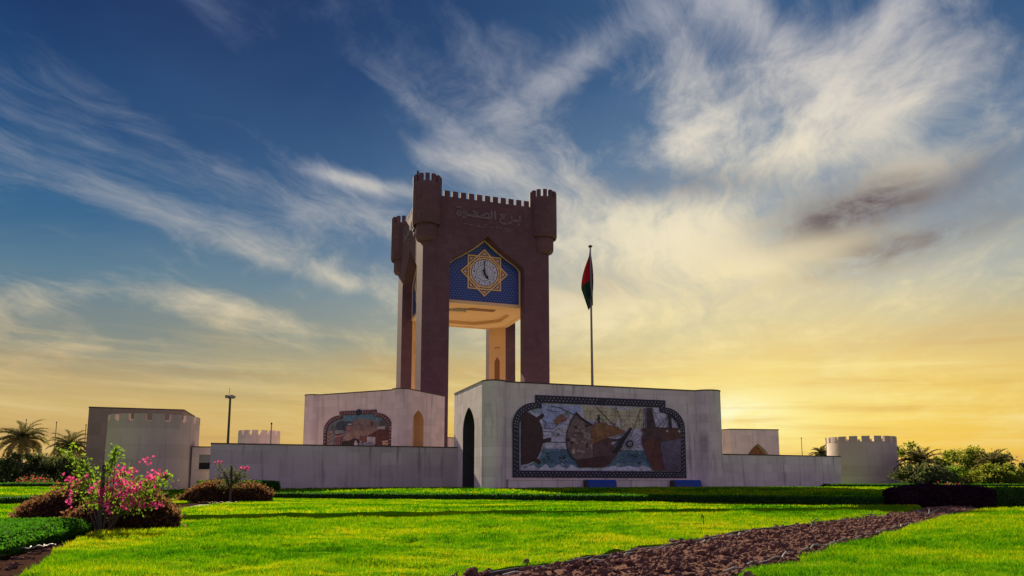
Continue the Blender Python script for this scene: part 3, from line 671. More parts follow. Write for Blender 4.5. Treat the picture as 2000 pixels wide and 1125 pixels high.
def build_clock():
    f = lambda s, z, d: (s, d, z)
    hw = 5.86; half = pointed(hw, 34.15, 38.9)
    outl = [(-hw, 28.76), (hw, 28.76)] + half + [(-x, z) for x, z in half[-2::-1]]
    def inset(k):
        h2 = pointed(hw - k, 34.15 - k * .2, 38.9 - k * 1.25); return [(-hw + k, 28.76 + k), (hw - k, 28.76 + k)] + h2 + [(-x, z) for x, z in h2[-2::-1]]
    mb = MB(); mb.plate(outl, f, 0, .35)
    clock = obj('clock', mb, M['tile'], tower)
    def sub(name, b, m):
        o = obj(name, b, m, clock, fix=False); o.location.z = -GZ; return o
    o1, i1 = outl, inset(.26); n = len(o1); fb = MB()
    fb.add([f(*p, -.10) for p in o1] + [f(*p, -.10) for p in i1], [(i, (i + 1) % n, n + (i + 1) % n, n + i) for i in range(n)])
    fb.add([f(*p, -.10) for p in i1] + [f(*p, 0) for p in i1], [(i, (i + 1) % n, n + (i + 1) % n, n + i) for i in range(n)])
    fb.add([f(*p, -.10) for p in o1] + [f(*p, 0.) for p in o1], [(i, n + i, n + (i + 1) % n, (i + 1) % n) for i in range(n)])
    fb.plate([(-hw, 28.5), (hw, 28.5), (hw, 28.755), (-hw, 28.755)], f, -.14, .5)
    sub('gold_border', fb, M['gold'])
    C = 33.62
    def rot(pts, a): return [(x * math.cos(a) - z * math.sin(a), C + x * math.sin(a) + z * math.cos(a)) for x, z in pts]
    sq = lambda h: [(-h, -h), (h, -h), (h, h), (-h, h)]
    def ringq(b, oo, ii, d, m=0):
        k = len(oo); b.add([f(*p, d) for p in oo] + [f(*p, d) for p in ii], [(i, (i + 1) % k, k + (i + 1) % k, k + i) for i in range(k)], m)
        b.add([f(*p, d) for p in oo] + [f(*p, 0.) for p in oo], [(i, k + i, k + (i + 1) % k, (i + 1) % k) for i in range(k)], m)
        b.add([f(*p, d) for p in ii] + [f(*p, 0.) for p in ii], [(i, (i + 1) % k, k + (i + 1) % k, k + i) for i in range(k)], m)
    fill = MB()
    for j, a in enumerate((0, R(45))): fill.plate(rot(sq(2.5), a), f, -.03 - .006 * j, .0)
    sub('star_field', fill, M['maroon'])
    seam_ = MB()
    for a in (0, R(45)):
        ringq(seam_, rot(sq(2.74), a), rot(sq(2.68), a), -.07)
    sub('star_outline', seam_, M['black'])
    stp = MB()
    for a, d in ((0, -.10), (R(45), -.125)):
        ringq(stp, rot(sq(2.68), a), rot(sq(2.47), a), d)
        ringq(stp, rot(sq(2.31), a), rot(sq(2.22), a), d + .03)
    circ = lambda r, k=48: [(r * math.cos(2 * math.pi * i / k), C + r * math.sin(2 * math.pi * i / k)) for i in range(k)]
    ringq(stp, circ(2.36), circ(2.13), -.15)
    sub('star_frame', stp, M['gold'])
    orn = MB()
    for i in range(8):
        a = R(45 * i) + (R(45) if i % 2 == 0 else R(45)); r = 2.98
        x, z = r * math.sin(R(45 * i)), C + r * math.cos(R(45 * i)); s_ = .17
        for p, q in (((-s_, -.12), (s_, -.12)), ((-s_, -.12), (0, .2)), ((s_, -.12), (0, .2)), ((-.05, -.02), (.08, -.02))):
            orn.stroke([(x + p[0], z + p[1]), (x + q[0], z + q[1])], .07, f, -.06, -.03)
    sub('corner_ornament', orn, M['dial'])
    db = MB(); db.plate(circ(2.10, 56), f, -.12, 0.)
    sub('dial', db, M['dial'])
    nb = MB()
    ringq(nb, circ(2.12), circ(2.03), -.165); ringq(nb, circ(1.28), circ(1.21), -.128)
    D = {'1': [[(.5, 1), (.55, 0)]], '2': [[(.2, 1), (.3, .5), (.35, 0)], [(.22, .8), (.6, .75), (.75, 1)]], '3': [[(.1, 1), (.25, .4), (.3, 0)], [(.12, .85), (.4, .75), (.5, 1)], [(.5, .8), (.75, .75), (.9, 1)]],
         '4': [[(.8, 1), (.3, .85), (.65, .55), (.2, .3), (.4, .02), (.85, .1)]], '5': [[(.5, .95), (.15, .4), (.35, .05), (.7, .05), (.85, .4), (.5, .95)]], '6': [[(.15, 1), (.7, .95), (.75, 0)]],
         '7': [[(.1, 1), (.5, 0), (.9, 1)]], '8': [[(.1, 0), (.5, 1), (.9, 0)]], '9': [[(.75, 1), (.3, .95), (.25, .6), (.7, .55), (.75, 1), (.8, 0)]], '0': [[(.45, .4), (.6, .55)]]}
    for h in range(1, 13):
        a = R(30 * h); r = 1.66; x, z = r * math.sin(a), C + r * math.cos(a)
        txt = str(h); cw = .30 if len(txt) == 2 else .42; ch = .46
        for ci, chh in enumerate(txt):
            ox = x - cw * len(txt) / 2 + ci * cw
            for st_ in D[chh]: nb.stroke([(ox + p * cw, z - ch / 2 + q * ch) for p, q in st_], .085, f, -.14, -.12)
        b_ = R(30 * h + 15); nb.stroke([(1.25 * math.sin(b_), C + 1.25 * math.cos(b_)), (2.05 * math.sin(b_), C + 2.05 * math.cos(b_))], .05, f, -.135, -.12)
        # petals of the rosette
        for s_ in (-.12, .12):
            nb.stroke([(0.25 * math.sin(a), C + .25 * math.cos(a)), (.75 * math.sin(a + s_ * 1.6), C + .75 * math.cos(a + s_ * 1.6)), (1.12 * math.sin(a), C + 1.12 * math.cos(a))], .035, f, -.132, -.12)
    sub('numerals', nb, M['black'])
    mh = MB(); mh.plate([(-.07, C - .5), (.07, C - .5), (.05, C + 1.75), (0, C + 1.95), (-.05, C + 1.75)], f, -.24, -.20); mh.plate(circ_at(0, C, .17), f, -.25, -.13)
    sub('minute_hand', mh, M['black'])
    a = R(150); ux, uz = math.sin(a), math.cos(a); hh = MB()
    P = lambda l, w_: (ux * l - uz * w_, C + uz * l + ux * w_)
    hh.plate([P(-.55, -.10), P(-.55, .10), P(.5, .09), P(.65, .24), P(.95, .20), P(1.2, 0), P(.95, -.20), P(.65, -.24), P(.5, -.09)][::-1], f, -.19, -.15)
    sub('hour_hand', hh, M['black'])
    clock.location = (10, 1.72, 0)
    for loc, rz in (((10, 18.28, 0), math.pi), ((1.72, 10, 0), -math.pi / 2), ((18.28, 10, 0), math.pi / 2)):
        c = clock.copy(); col.objects.link(c); c.parent = tower; c.location = loc; c.rotation_euler = (0, 0, rz)
        for ch in list(clock.children):
            q = ch.copy(); col.objects.link(q); q.parent = c
def circ_at(x, z, r, k=14): return [(x + r * math.cos(2 * math.pi * i / k), z + r * math.sin(2 * math.pi * i / k)) for i in range(k)]
build_clock()

# ------------------------------------------------------------------ mural hall, right
def offset(poly, k):
    n = len(poly); out = []
    a = sum(poly[i][0] * poly[(i + 1) % n][1] - poly[(i + 1) % n][0] * poly[i][1] for i in range(n)); sg = 1 if a > 0 else -1
    for i in range(n):
        p, q, r = Vector(poly[i - 1]), Vector(poly[i]), Vector(poly[(i + 1) % n])
        e1, e2 = (q - p).normalized(), (r - q).normalized()
        n1, n2 = Vector((e1.y, -e1.x)) * sg, Vector((e2.y, -e2.x)) * sg
        m_ = (n1 + n2); m_ = m_ / max(.35, (1 + n1.dot(n2)))
        out.append(tuple(q + m_ * k))
    return out
def arc(cx, cy, r, a0, a1, n): return [(cx + r * math.cos(R(a0 + (a1 - a0) * i / n)), cy + r * math.sin(R(a0 + (a1 - a0) * i / n))) for i in range(n + 1)]

def mural_frame(outer, inner, f, d, parent, medal=None):
    mb = MB(); n = len(outer)
    mb.add([f(*p, d) for p in outer] + [f(*p, d) for p in inner], [(i, (i + 1) % n, n + (i + 1) % n, n + i) for i in range(n)])
    mb.add([f(*p, d) for p in outer] + [f(*p, .0) for p in outer], [(i, n + i, n + (i + 1) % n, (i + 1) % n) for i in range(n)])
    mb.add([f(*p, d) for p in inner] + [f(*p, .0) for p in inner], [(i, (i + 1) % n, n + (i + 1) % n, n + i) for i in range(n)])
    fr_ = obj('mural_frame', mb, M['navy'], parent)
    bd = MB()
    for w_, sz in ((.33, .05), (.66, .05)):
        pl = [((1 - w_) * o[0] + w_ * i[0], (1 - w_) * o[1] + w_ * i[1]) for o, i in zip(outer, inner)]; pl.append(pl[0])
        for p, q in zip(pl[:-1], pl[1:]):
            L = math.hypot(q[0] - p[0], q[1] - p[1]); k = max(1, int(L / .42))
            for j in range(k):
                t = (j + .5) / k; x, z = p[0] + (q[0] - p[0]) * t, p[1] + (q[1] - p[1]) * t; s_ = sz * random.uniform(.8, 1.15)
                bd.plate([(x - s_, z), (x, z - s_ * 1.3), (x + s_, z), (x, z + s_ * 1.3)], f, d - .02, d + .0, back=False)
    b = obj('bead_inlay', bd, M['bead'], fr_, fix=False); b.location.z = -parent.location.z
    if medal:
        mm = MB(); mm.plate(circ_at(*medal, .42, 20), f, d - .05, d); m_ = obj('medallion', mm, M['navy'], fr_, fix=False); m_.location.z = -parent.location.z
        m2 = MB(); 
    return fr_

def build_hall_right():
    t = thing('mural_hall', 'large pale stone hall with rounded corners and a wide framed ship mosaic on its front', 'building', (A0.x, A0.y, GZ), A19)
    Z0, Z1 = .2, 12.22; dep = 12.0
    cl = (-1.25, .36, 1.30); cr = (25.0, .45, 1.72)
    left = arc(cl[0], cl[1], cl[2], 180, 344, 12); right = arc(cr[0], cr[1], cr[2], 195, 360, 12)
    left[-1] = (0.02, 0.); right[0] = (23.3, 0.)
    xl, xr = cl[0] - cl[2], cr[0] + cr[2]
    plan = left + right + [(xr, dep), (xl, dep)]
    n = len(plan)
    mb = MB()
    # outer skin without the left side (that one carries the doorway)
    skip = n - 1
    mb.add([(p[0], p[1], z) for z in (Z0, Z1) for p in plan], [(i, (i + 1) % n, n + (i + 1) % n, n + i) for i in range(n) if i != skip])
    mb.add([(p[0], p[1], Z1) for p in plan], [tuple(range(n))])
    fl = lambda s, z, d: (xl + d, dep - s, z)
    dh = pointed(1.0, 0, 1); 
    a, b = dep - 7.95, dep - 3.15; c = (a + b) / 2; hw = (b - a) / 2; prof = [(1, 0), (.9, .30), (.72, .55), (.45, .78), (.2, .93), (0, 1)]
    half = [(hw * p, 7.75 + 2.25 * q) for p, q in prof]
    notch = [(c + x, z) for x, z in half] + [(c - x, z) for x, z in half[-2::-1]]
    poly = [(0, Z0), (a, Z0)] + notch[::-1] + [(b, Z0), (dep - cl[1], Z0), (dep - cl[1], Z1), (0, Z1)]
    mb.add([fl(*p, 0) for p in poly], [tuple(range(len(poly)))])
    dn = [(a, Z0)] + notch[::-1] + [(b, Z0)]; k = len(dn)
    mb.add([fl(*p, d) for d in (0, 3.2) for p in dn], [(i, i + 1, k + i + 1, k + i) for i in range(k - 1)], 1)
    obj('wall', mb, [M['wall'], M['passage_shade']], t, smooth=True)
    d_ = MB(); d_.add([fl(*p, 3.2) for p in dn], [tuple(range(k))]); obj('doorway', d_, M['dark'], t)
    cb = MB(); cb.prism(offset(plan, .05), Z1 + .002, Z1 + .13); obj('coping', cb, M['coping'], t)
    f = lambda s, z, d: (s, d, z)
    pb = MB(); pb.box(.15, 23.2, -.35, -.004, .2, 1.86); pb.box(.05, 23.25, -.42, -.004, 1.862, 1.95); obj('plinth', pb, M['wall'], t)
    def ell(cx, cz, rx, rz, a0, a1, n_): return [(cx + rx * math.cos(R(a0 + (a1 - a0) * i / n_)), cz + rz * math.sin(R(a0 + (a1 - a0) * i / n_))) for i in range(n_ + 1)]
    NB = 10
    outer = [(.72, 2.15), (21.72, 2.15), (21.72, 7.75)] + ell(19.25, 7.75, 2.47, 2.4, 6, 90, NB) + [(19.25, 10.98), (3.3, 10.98)] + ell(3.3, 7.75, 2.58, 2.4, 90, 174, NB) + [(.72, 7.75)]
    inner = [(1.45, 2.88), (21.0, 2.88), (21.0, 7.6)] + ell(18.5, 7.6, 2.5, 1.98, 6, 90, NB) + [(18.5, 10.16), (4.02, 10.16)] + ell(4.02, 7.6, 2.57, 1.98, 90, 174, NB) + [(1.45, 7.6)]
    mural_frame(outer, inner, f, -.16, t, (11.2, 10.57))
    # ship mosaic: flat inlays read off the wall plane
    def P(x, y): return on_wall(960 + x / 4.16667, 720 + y / 4.16667, A0, A19)
    pic = MB(); lay = [-.02]
    def poly(pts, c):
        pic.plate([P(*p) for p in pts][::-1], f, lay[0], lay[0] + .02, c=c, back=False); lay[0] -= .0012
    def line(pts, w_, c):
        pic.stroke([P(*p) for p in pts], w_, f, lay[0], lay[0] + .02, c=c); lay[0] -= .0012
    pic.plate(inner, f, lay[0], lay[0] + .02, c=(.66, .67, .84), back=False); lay[0] -= .0012
    dk = (.03, .025, .035)
    poly([(408, 285), (725, 302), (722, 350), (640, 380), (560, 470), (450, 500), (408, 420)], (.46, .54, .86))
    poly([(300, 330), (408, 318), (408, 370), (350, 365)], (.36, .46, .62))
    poly([(735, 303), (1245, 325), (1240, 480), (1130, 500), (1050, 500), (960, 450), (860, 425), (760, 410)], (.66, .62, .42))
    poly([(970, 312), (1140, 320), (1140, 335), (970, 328)], (.58, .62, .78))
    for i in range(9): line([(760 + i * 50, 320 + (i % 3) * 14), (790 + i * 50, 322 + (i % 3) * 14)], .03, (.2, .17, .1))
    for yy in (345, 375, 405, 440): line([(740, yy), (1235, yy + 16)], .025, (.25, .22, .14))
    for xx in (800, 900, 1010, 1120, 1200): line([(xx, 310), (xx + 4, 470)], .025, (.25, .22, .14))
    poly([(430, 605), (1240, 612), (1240, 665), (420, 655)], (.66, .68, .82))
    poly([(415, 650), (700, 655), (1240, 665), (1310, 830), (236, 815), (330, 772), (390, 725)], (.15, .28, .36))
    poly([(480, 672), (600, 668), (690, 740), (690, 775), (420, 770), (405, 730)], (.085, .20, .28))
    poly([(1050, 690), (1235, 680), (1270, 760), (1020, 770)], (.085, .19, .27))
    wav = [(236, 818)] + [(236 + i * 34, 800 + 14 * math.sin(i * 1.9) - (10 if i % 3 == 0 else 0)) for i in range(32)] + [(1310, 832)]
    poly(wav, (.70, .76, .86))
    for i in range(22):
        x, y = 430 + (i * 157) % 800, 680 + (i * 61) % 100; line([(x, y), (x + 16, y - 5), (x + 34, y + 2)], .05, (.42, .52, .62) if i % 2 else (.05, .12, .2))
    for x, y in ((440, 690), (445, 712), (450, 735), (545, 722), (580, 708), (575, 728), (1190, 765), (1130, 705), (1160, 715)): poly([(x, y), (x + 22, y - 6), (x + 26, y + 4), (x + 4, y + 10)], dk)
    for x in (560, 790, 1010): line([(x, 790), (x + 10, 772), (x + 26, 778), (x + 20, 792)], .06, (.75, .8, .88))
    line([(420, 598), (605, 600)], .06, dk)
    line([(400, 395), (440, 440), (430, 485), (500, 492), (530, 462)], .05, dk); line([(480, 305), (560, 320), (690, 388)], .07, dk); line([(440, 330), (500, 350), (560, 352)], .04, dk)
    line([(415, 510), (505, 515), (500, 545), (470, 575)], .04, dk)
    line([(620, 300), (640, 430), (606, 560)], .03, (.3, .3, .4)); line([(430, 440), (640, 452)], .025, (.3, .3, .42)); line([(410, 540), (610, 548)], .025, (.3, .3, .42))
    # ship's wheel
    br = (.07, .035, .035)
    poly([(236, 380), (262, 345), (310, 362), (352, 388), (386, 425), (408, 475), (418, 540), (416, 600), (402, 660), (380, 715), (345, 752), (300, 772), (236, 786)], br)
    for pts in ([(372, 412), (412, 382)], [(410, 592), (470, 578)], [(345, 735), (386, 762)]):
        line(pts, .42, br); poly([(pts[1][0] + 14 * math.cos(a), pts[1][1] + 18 * math.sin(a)) for a in [R(36 * i) for i in range(10)]], br)
    # peninsula map and little cannon
    poly([(500, 422), (528, 398), (545, 380), (575, 368), (590, 384), (616, 398), (602, 428), (572, 432), (548, 448), (528, 468), (512, 440)], (.30, .16, .10))
    poly([(588, 362), (612, 352), (626, 372), (606, 382)], (.2, .28, .12))
    line([(528, 520), (528, 500), (550, 490), (575, 498), (580, 516), (608, 512), (606, 488)], .16, (.72, .72, .7)); line([(524, 526), (524, 496), (550, 484), (580, 492)], .04, dk)
    poly([(532, 525), (552, 525), (552, 552), (532, 552)], (.22, .22, .34))
    # great patched sail
    poly([(684, 358), (725, 405), (812, 462), (802, 530), (810, 610), (830, 660), (838, 725), (700, 752), (650, 722), (618, 665), (603, 592), (610, 512), (642, 425)], (.24, .17, .155))
    random.seed(3)
    for i in range(42):
        x, y = random.uniform(640, 790), random.uniform(470, 690); w_, h_ = random.uniform(10, 34), random.uniform(8, 24)
        if x < 655 and y < 500: continue
        poly([(x, y), (x + w_, y), (x + w_, y + h_), (x, y + h_)], random.choice([(.42, .31, .27), (.30, .20, .18), (.46, .36, .30), (.24, .14, .13), (.40, .26, .24)]))
    for x, y, w_, h_, c in ((610, 570, 22, 22, dk), (636, 590, 26, 24, (.12, .03, .03)), (760, 455, 24, 20, dk), (670, 470, 24, 18, dk), (765, 600, 18, 42, (.14, .05, .05)), (648, 652, 26, 42, (.55, .46, .40)), (802, 610, 14, 46, (.5, .4, .34)), (668, 520, 60, 14, (.14, .08, .09))):
        poly([(x, y), (x + w_, y), (x + w_, y + h_), (x, y + h_)], c)
    line([(684, 358), (642, 425), (610, 512), (603, 592), (618, 665), (650, 722), (690, 748)], .09, dk)
    line([(684, 360), (725, 405), (816, 464)], .22, dk)
    poly([(680, 352), (700, 366), (712, 400), (690, 380)], dk)
    # dhow: hull, sails, bow spar
    poly([(815, 612), (960, 596), (990, 640), (975, 692), (1052, 618), (1062, 634), (1005, 716), (955, 772), (905, 804), (720, 804), (694, 780), (684, 745), (830, 722)], (.15, .085, .085))
    poly([(688, 748), (830, 726), (965, 716), (1003, 706), (955, 775), (905, 804), (720, 804), (696, 784)], (.10, .045, .045))
    line([(690, 745), (830, 724), (985, 708)], .07, dk)
    poly([(828, 450), (870, 432), (935, 452), (1005, 476), (1096, 512), (1000, 540), (925, 560), (868, 604), (818, 616), (804, 540), (812, 482)], (.30, .15, .06))
    poly([(840, 455), (900, 450), (950, 480), (900, 540), (850, 560)], (.36, .20, .08))
    poly([(818, 617), (925, 560), (1050, 580), (930, 604)], (.13, .06, .05)); poly([(930, 560), (1096, 514), (1000, 545)], (.24, .10, .05))
    line([(868, 378), (868, 440)], .2, dk); line([(868, 395), (832, 445)], .05, dk); line([(868, 395), (930, 450)], .05, dk)
    for p in ((1000, 560), (1020, 600), (985, 625), (960, 655)): line([(1098, 520), p], .05, dk)
    line([(965, 600), (1060, 560)], .05, dk); line([(970, 655), (1030, 600)], .05, dk)
    poly([(978, 672), (1122, 478), (1140, 488), (1010, 700)], dk)
    line([(850, 315), (992, 466)], .08, dk); line([(1005, 312), (1062, 452)], .05, dk)
    poly([(1022, 398), (1000, 470), (1045, 482)], (.6, .62, .68)); poly([(1060, 430), (1052, 470), (1080, 478)], (.58, .6, .5))
    # compass rose
    for i in range(16):
        a = R(22.5 * i + 3); L = 108 if i % 2 == 0 else 86
        line([(1118 + 26 * math.cos(a), 612 + 26 * math.sin(a)), (1118 + L * math.cos(a), 612 + L * .92 * math.sin(a))], .045, dk)
    poly([(1118 + 29 * math.cos(R(20 * i)), 612 + 29 * math.sin(R(20 * i))) for i in range(18)], dk)
    poly([(1118 + 17 * math.cos(R(20 * i)), 612 + 17 * math.sin(R(20 * i))) for i in range(18)], (.42, .42, .5))
    line([(1108, 606), (1130, 610)], .06, dk); line([(1106, 618), (1128, 620)], .06, dk)
    # ship at the right
    poly([(1214, 560), (1236, 500), (1290, 468), (1360, 478), (1532, 492), (1532, 830), (1312, 830), (1262, 720), (1226, 630)], (.11, .055, .06))
    poly([(1224, 600), (1330, 560), (1370, 700), (1392, 830), (1312, 830), (1262, 720)], (.17, .06, .05))
    poly([(1372, 600), (1532, 570), (1532, 830), (1400, 830), (1375, 700)], (.17, .14, .22)); poly([(1400, 500), (1530, 505), (1530, 570), (1410, 580)], (.16, .07, .05))
    for i in range(7): line([(1385 + i * 4, 640 + i * 26), (1455, 668 + i * 26), (1530, 720 + i * 22)], .06, (.06, .05, .09))
    for i in range(3): line([(1310 + i * 16, 560), (1345 + i * 18, 700), (1370 + i * 16, 828)], .05, (.10, .04, .04))
    poly([(1255, 318), (1296, 320), (1330, 486), (1258, 500)], (.075, .05, .05)); poly([(1430, 368), (1450, 370), (1462, 494), (1434, 494)], dk)
    poly([(1212, 486), (1258, 486), (1258, 510), (1212, 512)], (.12, .05, .04)); line([(1330, 486), (1530, 492)], .22, (.10, .05, .05))
    for p, q in (((1298, 322), (1372, 466)), ((1440, 372), (1346, 478)), ((1440, 372), (1385, 480)), ((1452, 380), (1512, 482)), ((1462, 368), (1528, 470)), ((1236, 322), (1228, 482)), ((1246, 322), (1244, 482)), ((1208, 322), (1125, 560))): line([p, q], .06, dk)
    poly([(1405, 508), (1425, 500), (1432, 522)], (.6, .6, .66)); poly([(1505, 506), (1525, 500), (1525, 530)], (.6, .6, .66))
    obj('mural_picture', pic, M['mosaic'], t)
    return t
build_hall_right()

# blue lamp boxes at the plinth
def build_boxes():
    first = None
    for i, (s0, lab) in enumerate(((8.75, 'blue box at the foot of the ship mosaic, below its centre'), (19.4, 'blue box at the foot of the ship mosaic, below its right end'))):
        p = A0 + d1 * (s0 + 1.75) + d2 * -1.0
        if first is None:
            t = thing('lamp_box', lab, 'lamp box', (p.x, p.y, GZ - .2), A19, 'blue boxes below the ship mosaic'); first = t
            f = lambda y, z, d: (-1.65 + d, y, z)
            sec = [(-.38, 1.08), (.42, 1.08), (.42, 1.92), (-.12, 1.92), (-.38, 1.62)]
            b = MB(); b.plate([(y, z) for y, z in sec], f, 0, 3.35); obj('housing', b, M['bluebox'], t)
            e = MB(); e.plate([(-.34, 1.14), (.40, 1.14), (.40, 1.88), (-.14, 1.88), (-.34, 1.60)], f, -.22, -.003); obj('end_cap', e, M['darkmetal'], t)
            for x in (-1.4, 1.4):
                l = MB(); l.box(x - .06, x + .06, -.2, .2, .7, 1.078); obj('foot', l, M['darkmetal'], t)
        else:
            t = dup(first); t.location = (p.x, p.y, GZ - .2); t['label'] = lab
build_boxes()

# ------------------------------------------------------------------ mural hall, left
B0 = at(767, 868, 95); B0.z = 0; BA = R(-26.3)
def build_hall_left():
    t = thing('mural_hall', 'smaller rose stone hall behind the long low wall, with a blue village mosaic', 'building', (B0.x, B0.y, GZ), BA)
    # local x runs right along the front, y into the building
    Z0, Z1 = .4, 13.55; dep = 9.0
    la = arc(-13.6, .5, 1.35, 180, 338, 10); la[-1] = (-12.35, 0.)
    ra = [(0., 0.), (.0, -.35)] + arc(1.0, .35, 1.22, 215, 360, 10)
    xl, xr = -14.95, 2.22
    plan = la + ra + [(xr, dep), (xl, dep)]
    n = len(plan); skip = n - 3
    mb = MB()
    mb.add([(p[0], p[1], z) for z in (Z0, Z1) for p in plan], [(i, (i + 1) % n, n + (i + 1) % n, n + i) for i in range(n) if i != skip])
    mb.add([(p[0], p[1], Z1) for p in plan], [tuple(range(n))])
    fr_ = lambda s, z, d: (xr - d, s, z)
    prof = [(1, 0), (.9, .30), (.72, .55), (.45, .78), (.2, .93), (0, 1)]
    a, b = 1.25, 3.75; c, hw = (a + b) / 2, (b - a) / 2
    half = [(hw * p, 9.75 + 1.3 * q) for p, q in prof]; notch = [(c + x, z) for x, z in half] + [(c - x, z) for x, z in half[-2::-1]]
    s0 = plan[skip][1]
    poly = [(s0, Z0), (a, Z0)] + notch[::-1] + [(b, Z0), (dep, Z0), (dep, Z1), (s0, Z1)]
    mb.add([fr_(*p, 0) for p in poly], [tuple(range(len(poly)))])
    dn = [(a, Z0)] + notch[::-1] + [(b, Z0)]; k = len(dn)
    mb.add([fr_(*p, d) for d in (0, 1.4) for p in dn], [(i, k + i, k + i + 1, i + 1) for i in range(k - 1)], 1)
    obj('wall', mb, [M['wall2'], M['ochre']], t, smooth=True)
    d_ = MB(); d_.add([fr_(*p, 1.4) for p in dn], [tuple(range(k))]); obj('doorway', d_, M['ochre'], t)
    cb = MB(); cb.prism(offset(plan, .05), Z1 + .002, Z1 + .13); obj('coping', cb, M['coping'], t)
    f = lambda s, z, d: (s, d, z)
    def ell(cx, cz, rx, rz, a0, a1, n_): return [(cx + rx * math.cos(R(a0 + (a1 - a0) * i / n_)), cz + rz * math.sin(R(a0 + (a1 - a0) * i / n_))) for i in range(n_ + 1)]
    NB = 9
    outer = [(-11.35, 5.2), (-.12, 5.2), (-.12, 8.7)] + ell(-2.65, 8.6, 2.53, 2.1, 5, 90, NB) + [(-2.65, 11.15), (-8.72, 11.15)] + ell(-8.72, 8.6, 2.63, 2.0, 90, 175, NB) + [(-11.35, 8.7)]
    inner = [(-10.85, 5.2), (-.62, 5.2), (-.62, 8.6)] + ell(-3.1, 8.4, 2.48, 1.85, 5, 90, NB) + [(-3.1, 10.62), (-8.25, 10.62)] + ell(-8.25, 8.4, 2.6, 1.75, 90, 175, NB) + [(-10.85, 8.6)]
    fr2 = mural_frame(outer, inner, f, -.12, t, (-5.5, 10.9))
    fr2.data.materials[0] = M['maroon']
    def P(x, y):
        s, z = on_wall(620 + x / 12.5, 790 + y / 12.5, B0, math.pi + BA); return (-s, z)
    pic = MB(); lay = [-.02]
    def poly(pts, c): pic.plate([P(*p) for p in pts][::-1], f, lay[0], lay[0] + .02, c=c, back=False); lay[0] -= .0012
    def line(pts, w_, c): pic.stroke([P(*p) for p in pts], w_, f, lay[0], lay[0] + .02, c=c); lay[0] -= .0012
    pic.plate(inner, f, lay[0], lay[0] + .02, c=(.13, .18, .22), back=False); lay[0] -= .0012
    poly([(640, 270), (1050, 240), (1500, 240), (1560, 380), (1050, 340), (860, 420), (640, 400)], (.10, .20, .28))
    poly([(860, 400), (1050, 350), (1320, 370), (1480, 460), (1480, 640), (850, 640)], (.22, .15, .14))
    poly([(340, 470), (470, 560), (640, 640), (640, 760), (330, 700)], (.12, .12, .12)); poly([(460, 470), (560, 400), (860, 420), (850, 660), (470, 620)], (.05, .06, .09))
    poly([(700, 540), (850, 520), (850, 680), (710, 690)], (.30, .14, .14)); poly([(740, 470), (840, 465), (840, 500), (740, 505)], (.40, .40, .44))
    poly([(1540, 380), (1680, 320), (1760, 480), (1700, 560), (1500, 520)], (.10, .09, .09)); poly([(1310, 420), (1360, 430), (1350, 520), (1310, 510)], (.05, .04, .05))
    poly([(700, 700), (850, 640), (1300, 640), (1490, 610), (1240, 750), (1040, 760), (1010, 840), (900, 820), (780, 880), (600, 930)], (.33, .20, .165))
    poly([(1490, 610), (1720, 560), (1780, 600), (1780, 1000), (1420, 1000), (1240, 790), (1240, 750)], (.14, .04, .035))
    poly([(620, 890), (780, 880), (900, 820), (1010, 850), (1050, 1000), (580, 1000)], (.04, .02, .025))
    poly([(430, 720), (640, 700), (640, 780), (560, 990), (420, 990)], (.18, .06, .07)); poly([(440, 640), (640, 625), (640, 700), (440, 720)], (.28, .28, .32))
    poly([(255, 650), (375, 650), (375, 980), (255, 980)], (.34, .24, .22))
    for y in (700, 790, 880): line([(275, y + 70), (355, y)], .12, (.12, .07, .07))
    for x in (430, 480, 540): line([(x, 780), (x + 10, 985)], .05, (.45, .3, .26))
    line([(420, 780), (560, 770), (640, 740)], .08, (.6, .45, .4))
    poly([(1040, 770), (1230, 770), (1215, 930), (1040, 930)], (.30, .11, .09)); poly([(1215, 790), (1415, 790), (1415, 960), (1215, 960)], (.62, .56, .58))
    for i in range(6): line([(1060 + i * 28, 775), (1060 + i * 28, 920)], .07, (.1, .03, .03)); line([(1240 + i * 30, 800), (1240 + i * 30, 950)], .05, (.25, .22, .26))
    poly([(1150, 930), (1380, 910), (1390, 1000), (1140, 1000)], (.26, .26, .33))
    for x in (940, 1060):
        poly([(x - 40, 930), (x + 45, 930), (x + 45, 1000), (x - 40, 1000)], (.62, .5, .52) if x == 940 else (.24, .24, .3)); poly([(x + 24 * math.cos(R(40 * i)), 905 + 26 * math.sin(R(40 * i))) for i in range(9)], (.6, .48, .46))
    poly([(1590, 890), (1740, 870), (1750, 990), (1600, 990)], (.55, .28, .14)); line([(1590, 905), (1750, 890)], .1, (.8, .6, .4)); line([(1600, 960), (1750, 955)], .1, (.8, .6, .4))
    line([(1480, 590), (1500, 560), (1650, 545)], .09, (.75, .7, .7)); line([(1480, 595), (1650, 590)], .09, (.75, .7, .7))
    obj('mural_picture', pic, M['mosaic'], t)
    # lower wing peeping out behind its far end
    wb = MB(); wb.prism([(-16.6, 4.5), (-14.97, 4.5), (-14.97, 8.9), (-16.6, 8.9)], .6, 10.25); wg = obj('rear_wing', wb, M['wall2'], t)
    wc = MB(); wc.prism([(-16.65, 4.45), (-14.98, 4.45), (-14.98, 8.95), (-16.65, 8.95)], 10.252, 10.36); c_ = obj('coping', wc, M['coping'], wg, fix=False); c_.location.z = -GZ
build_hall_left()

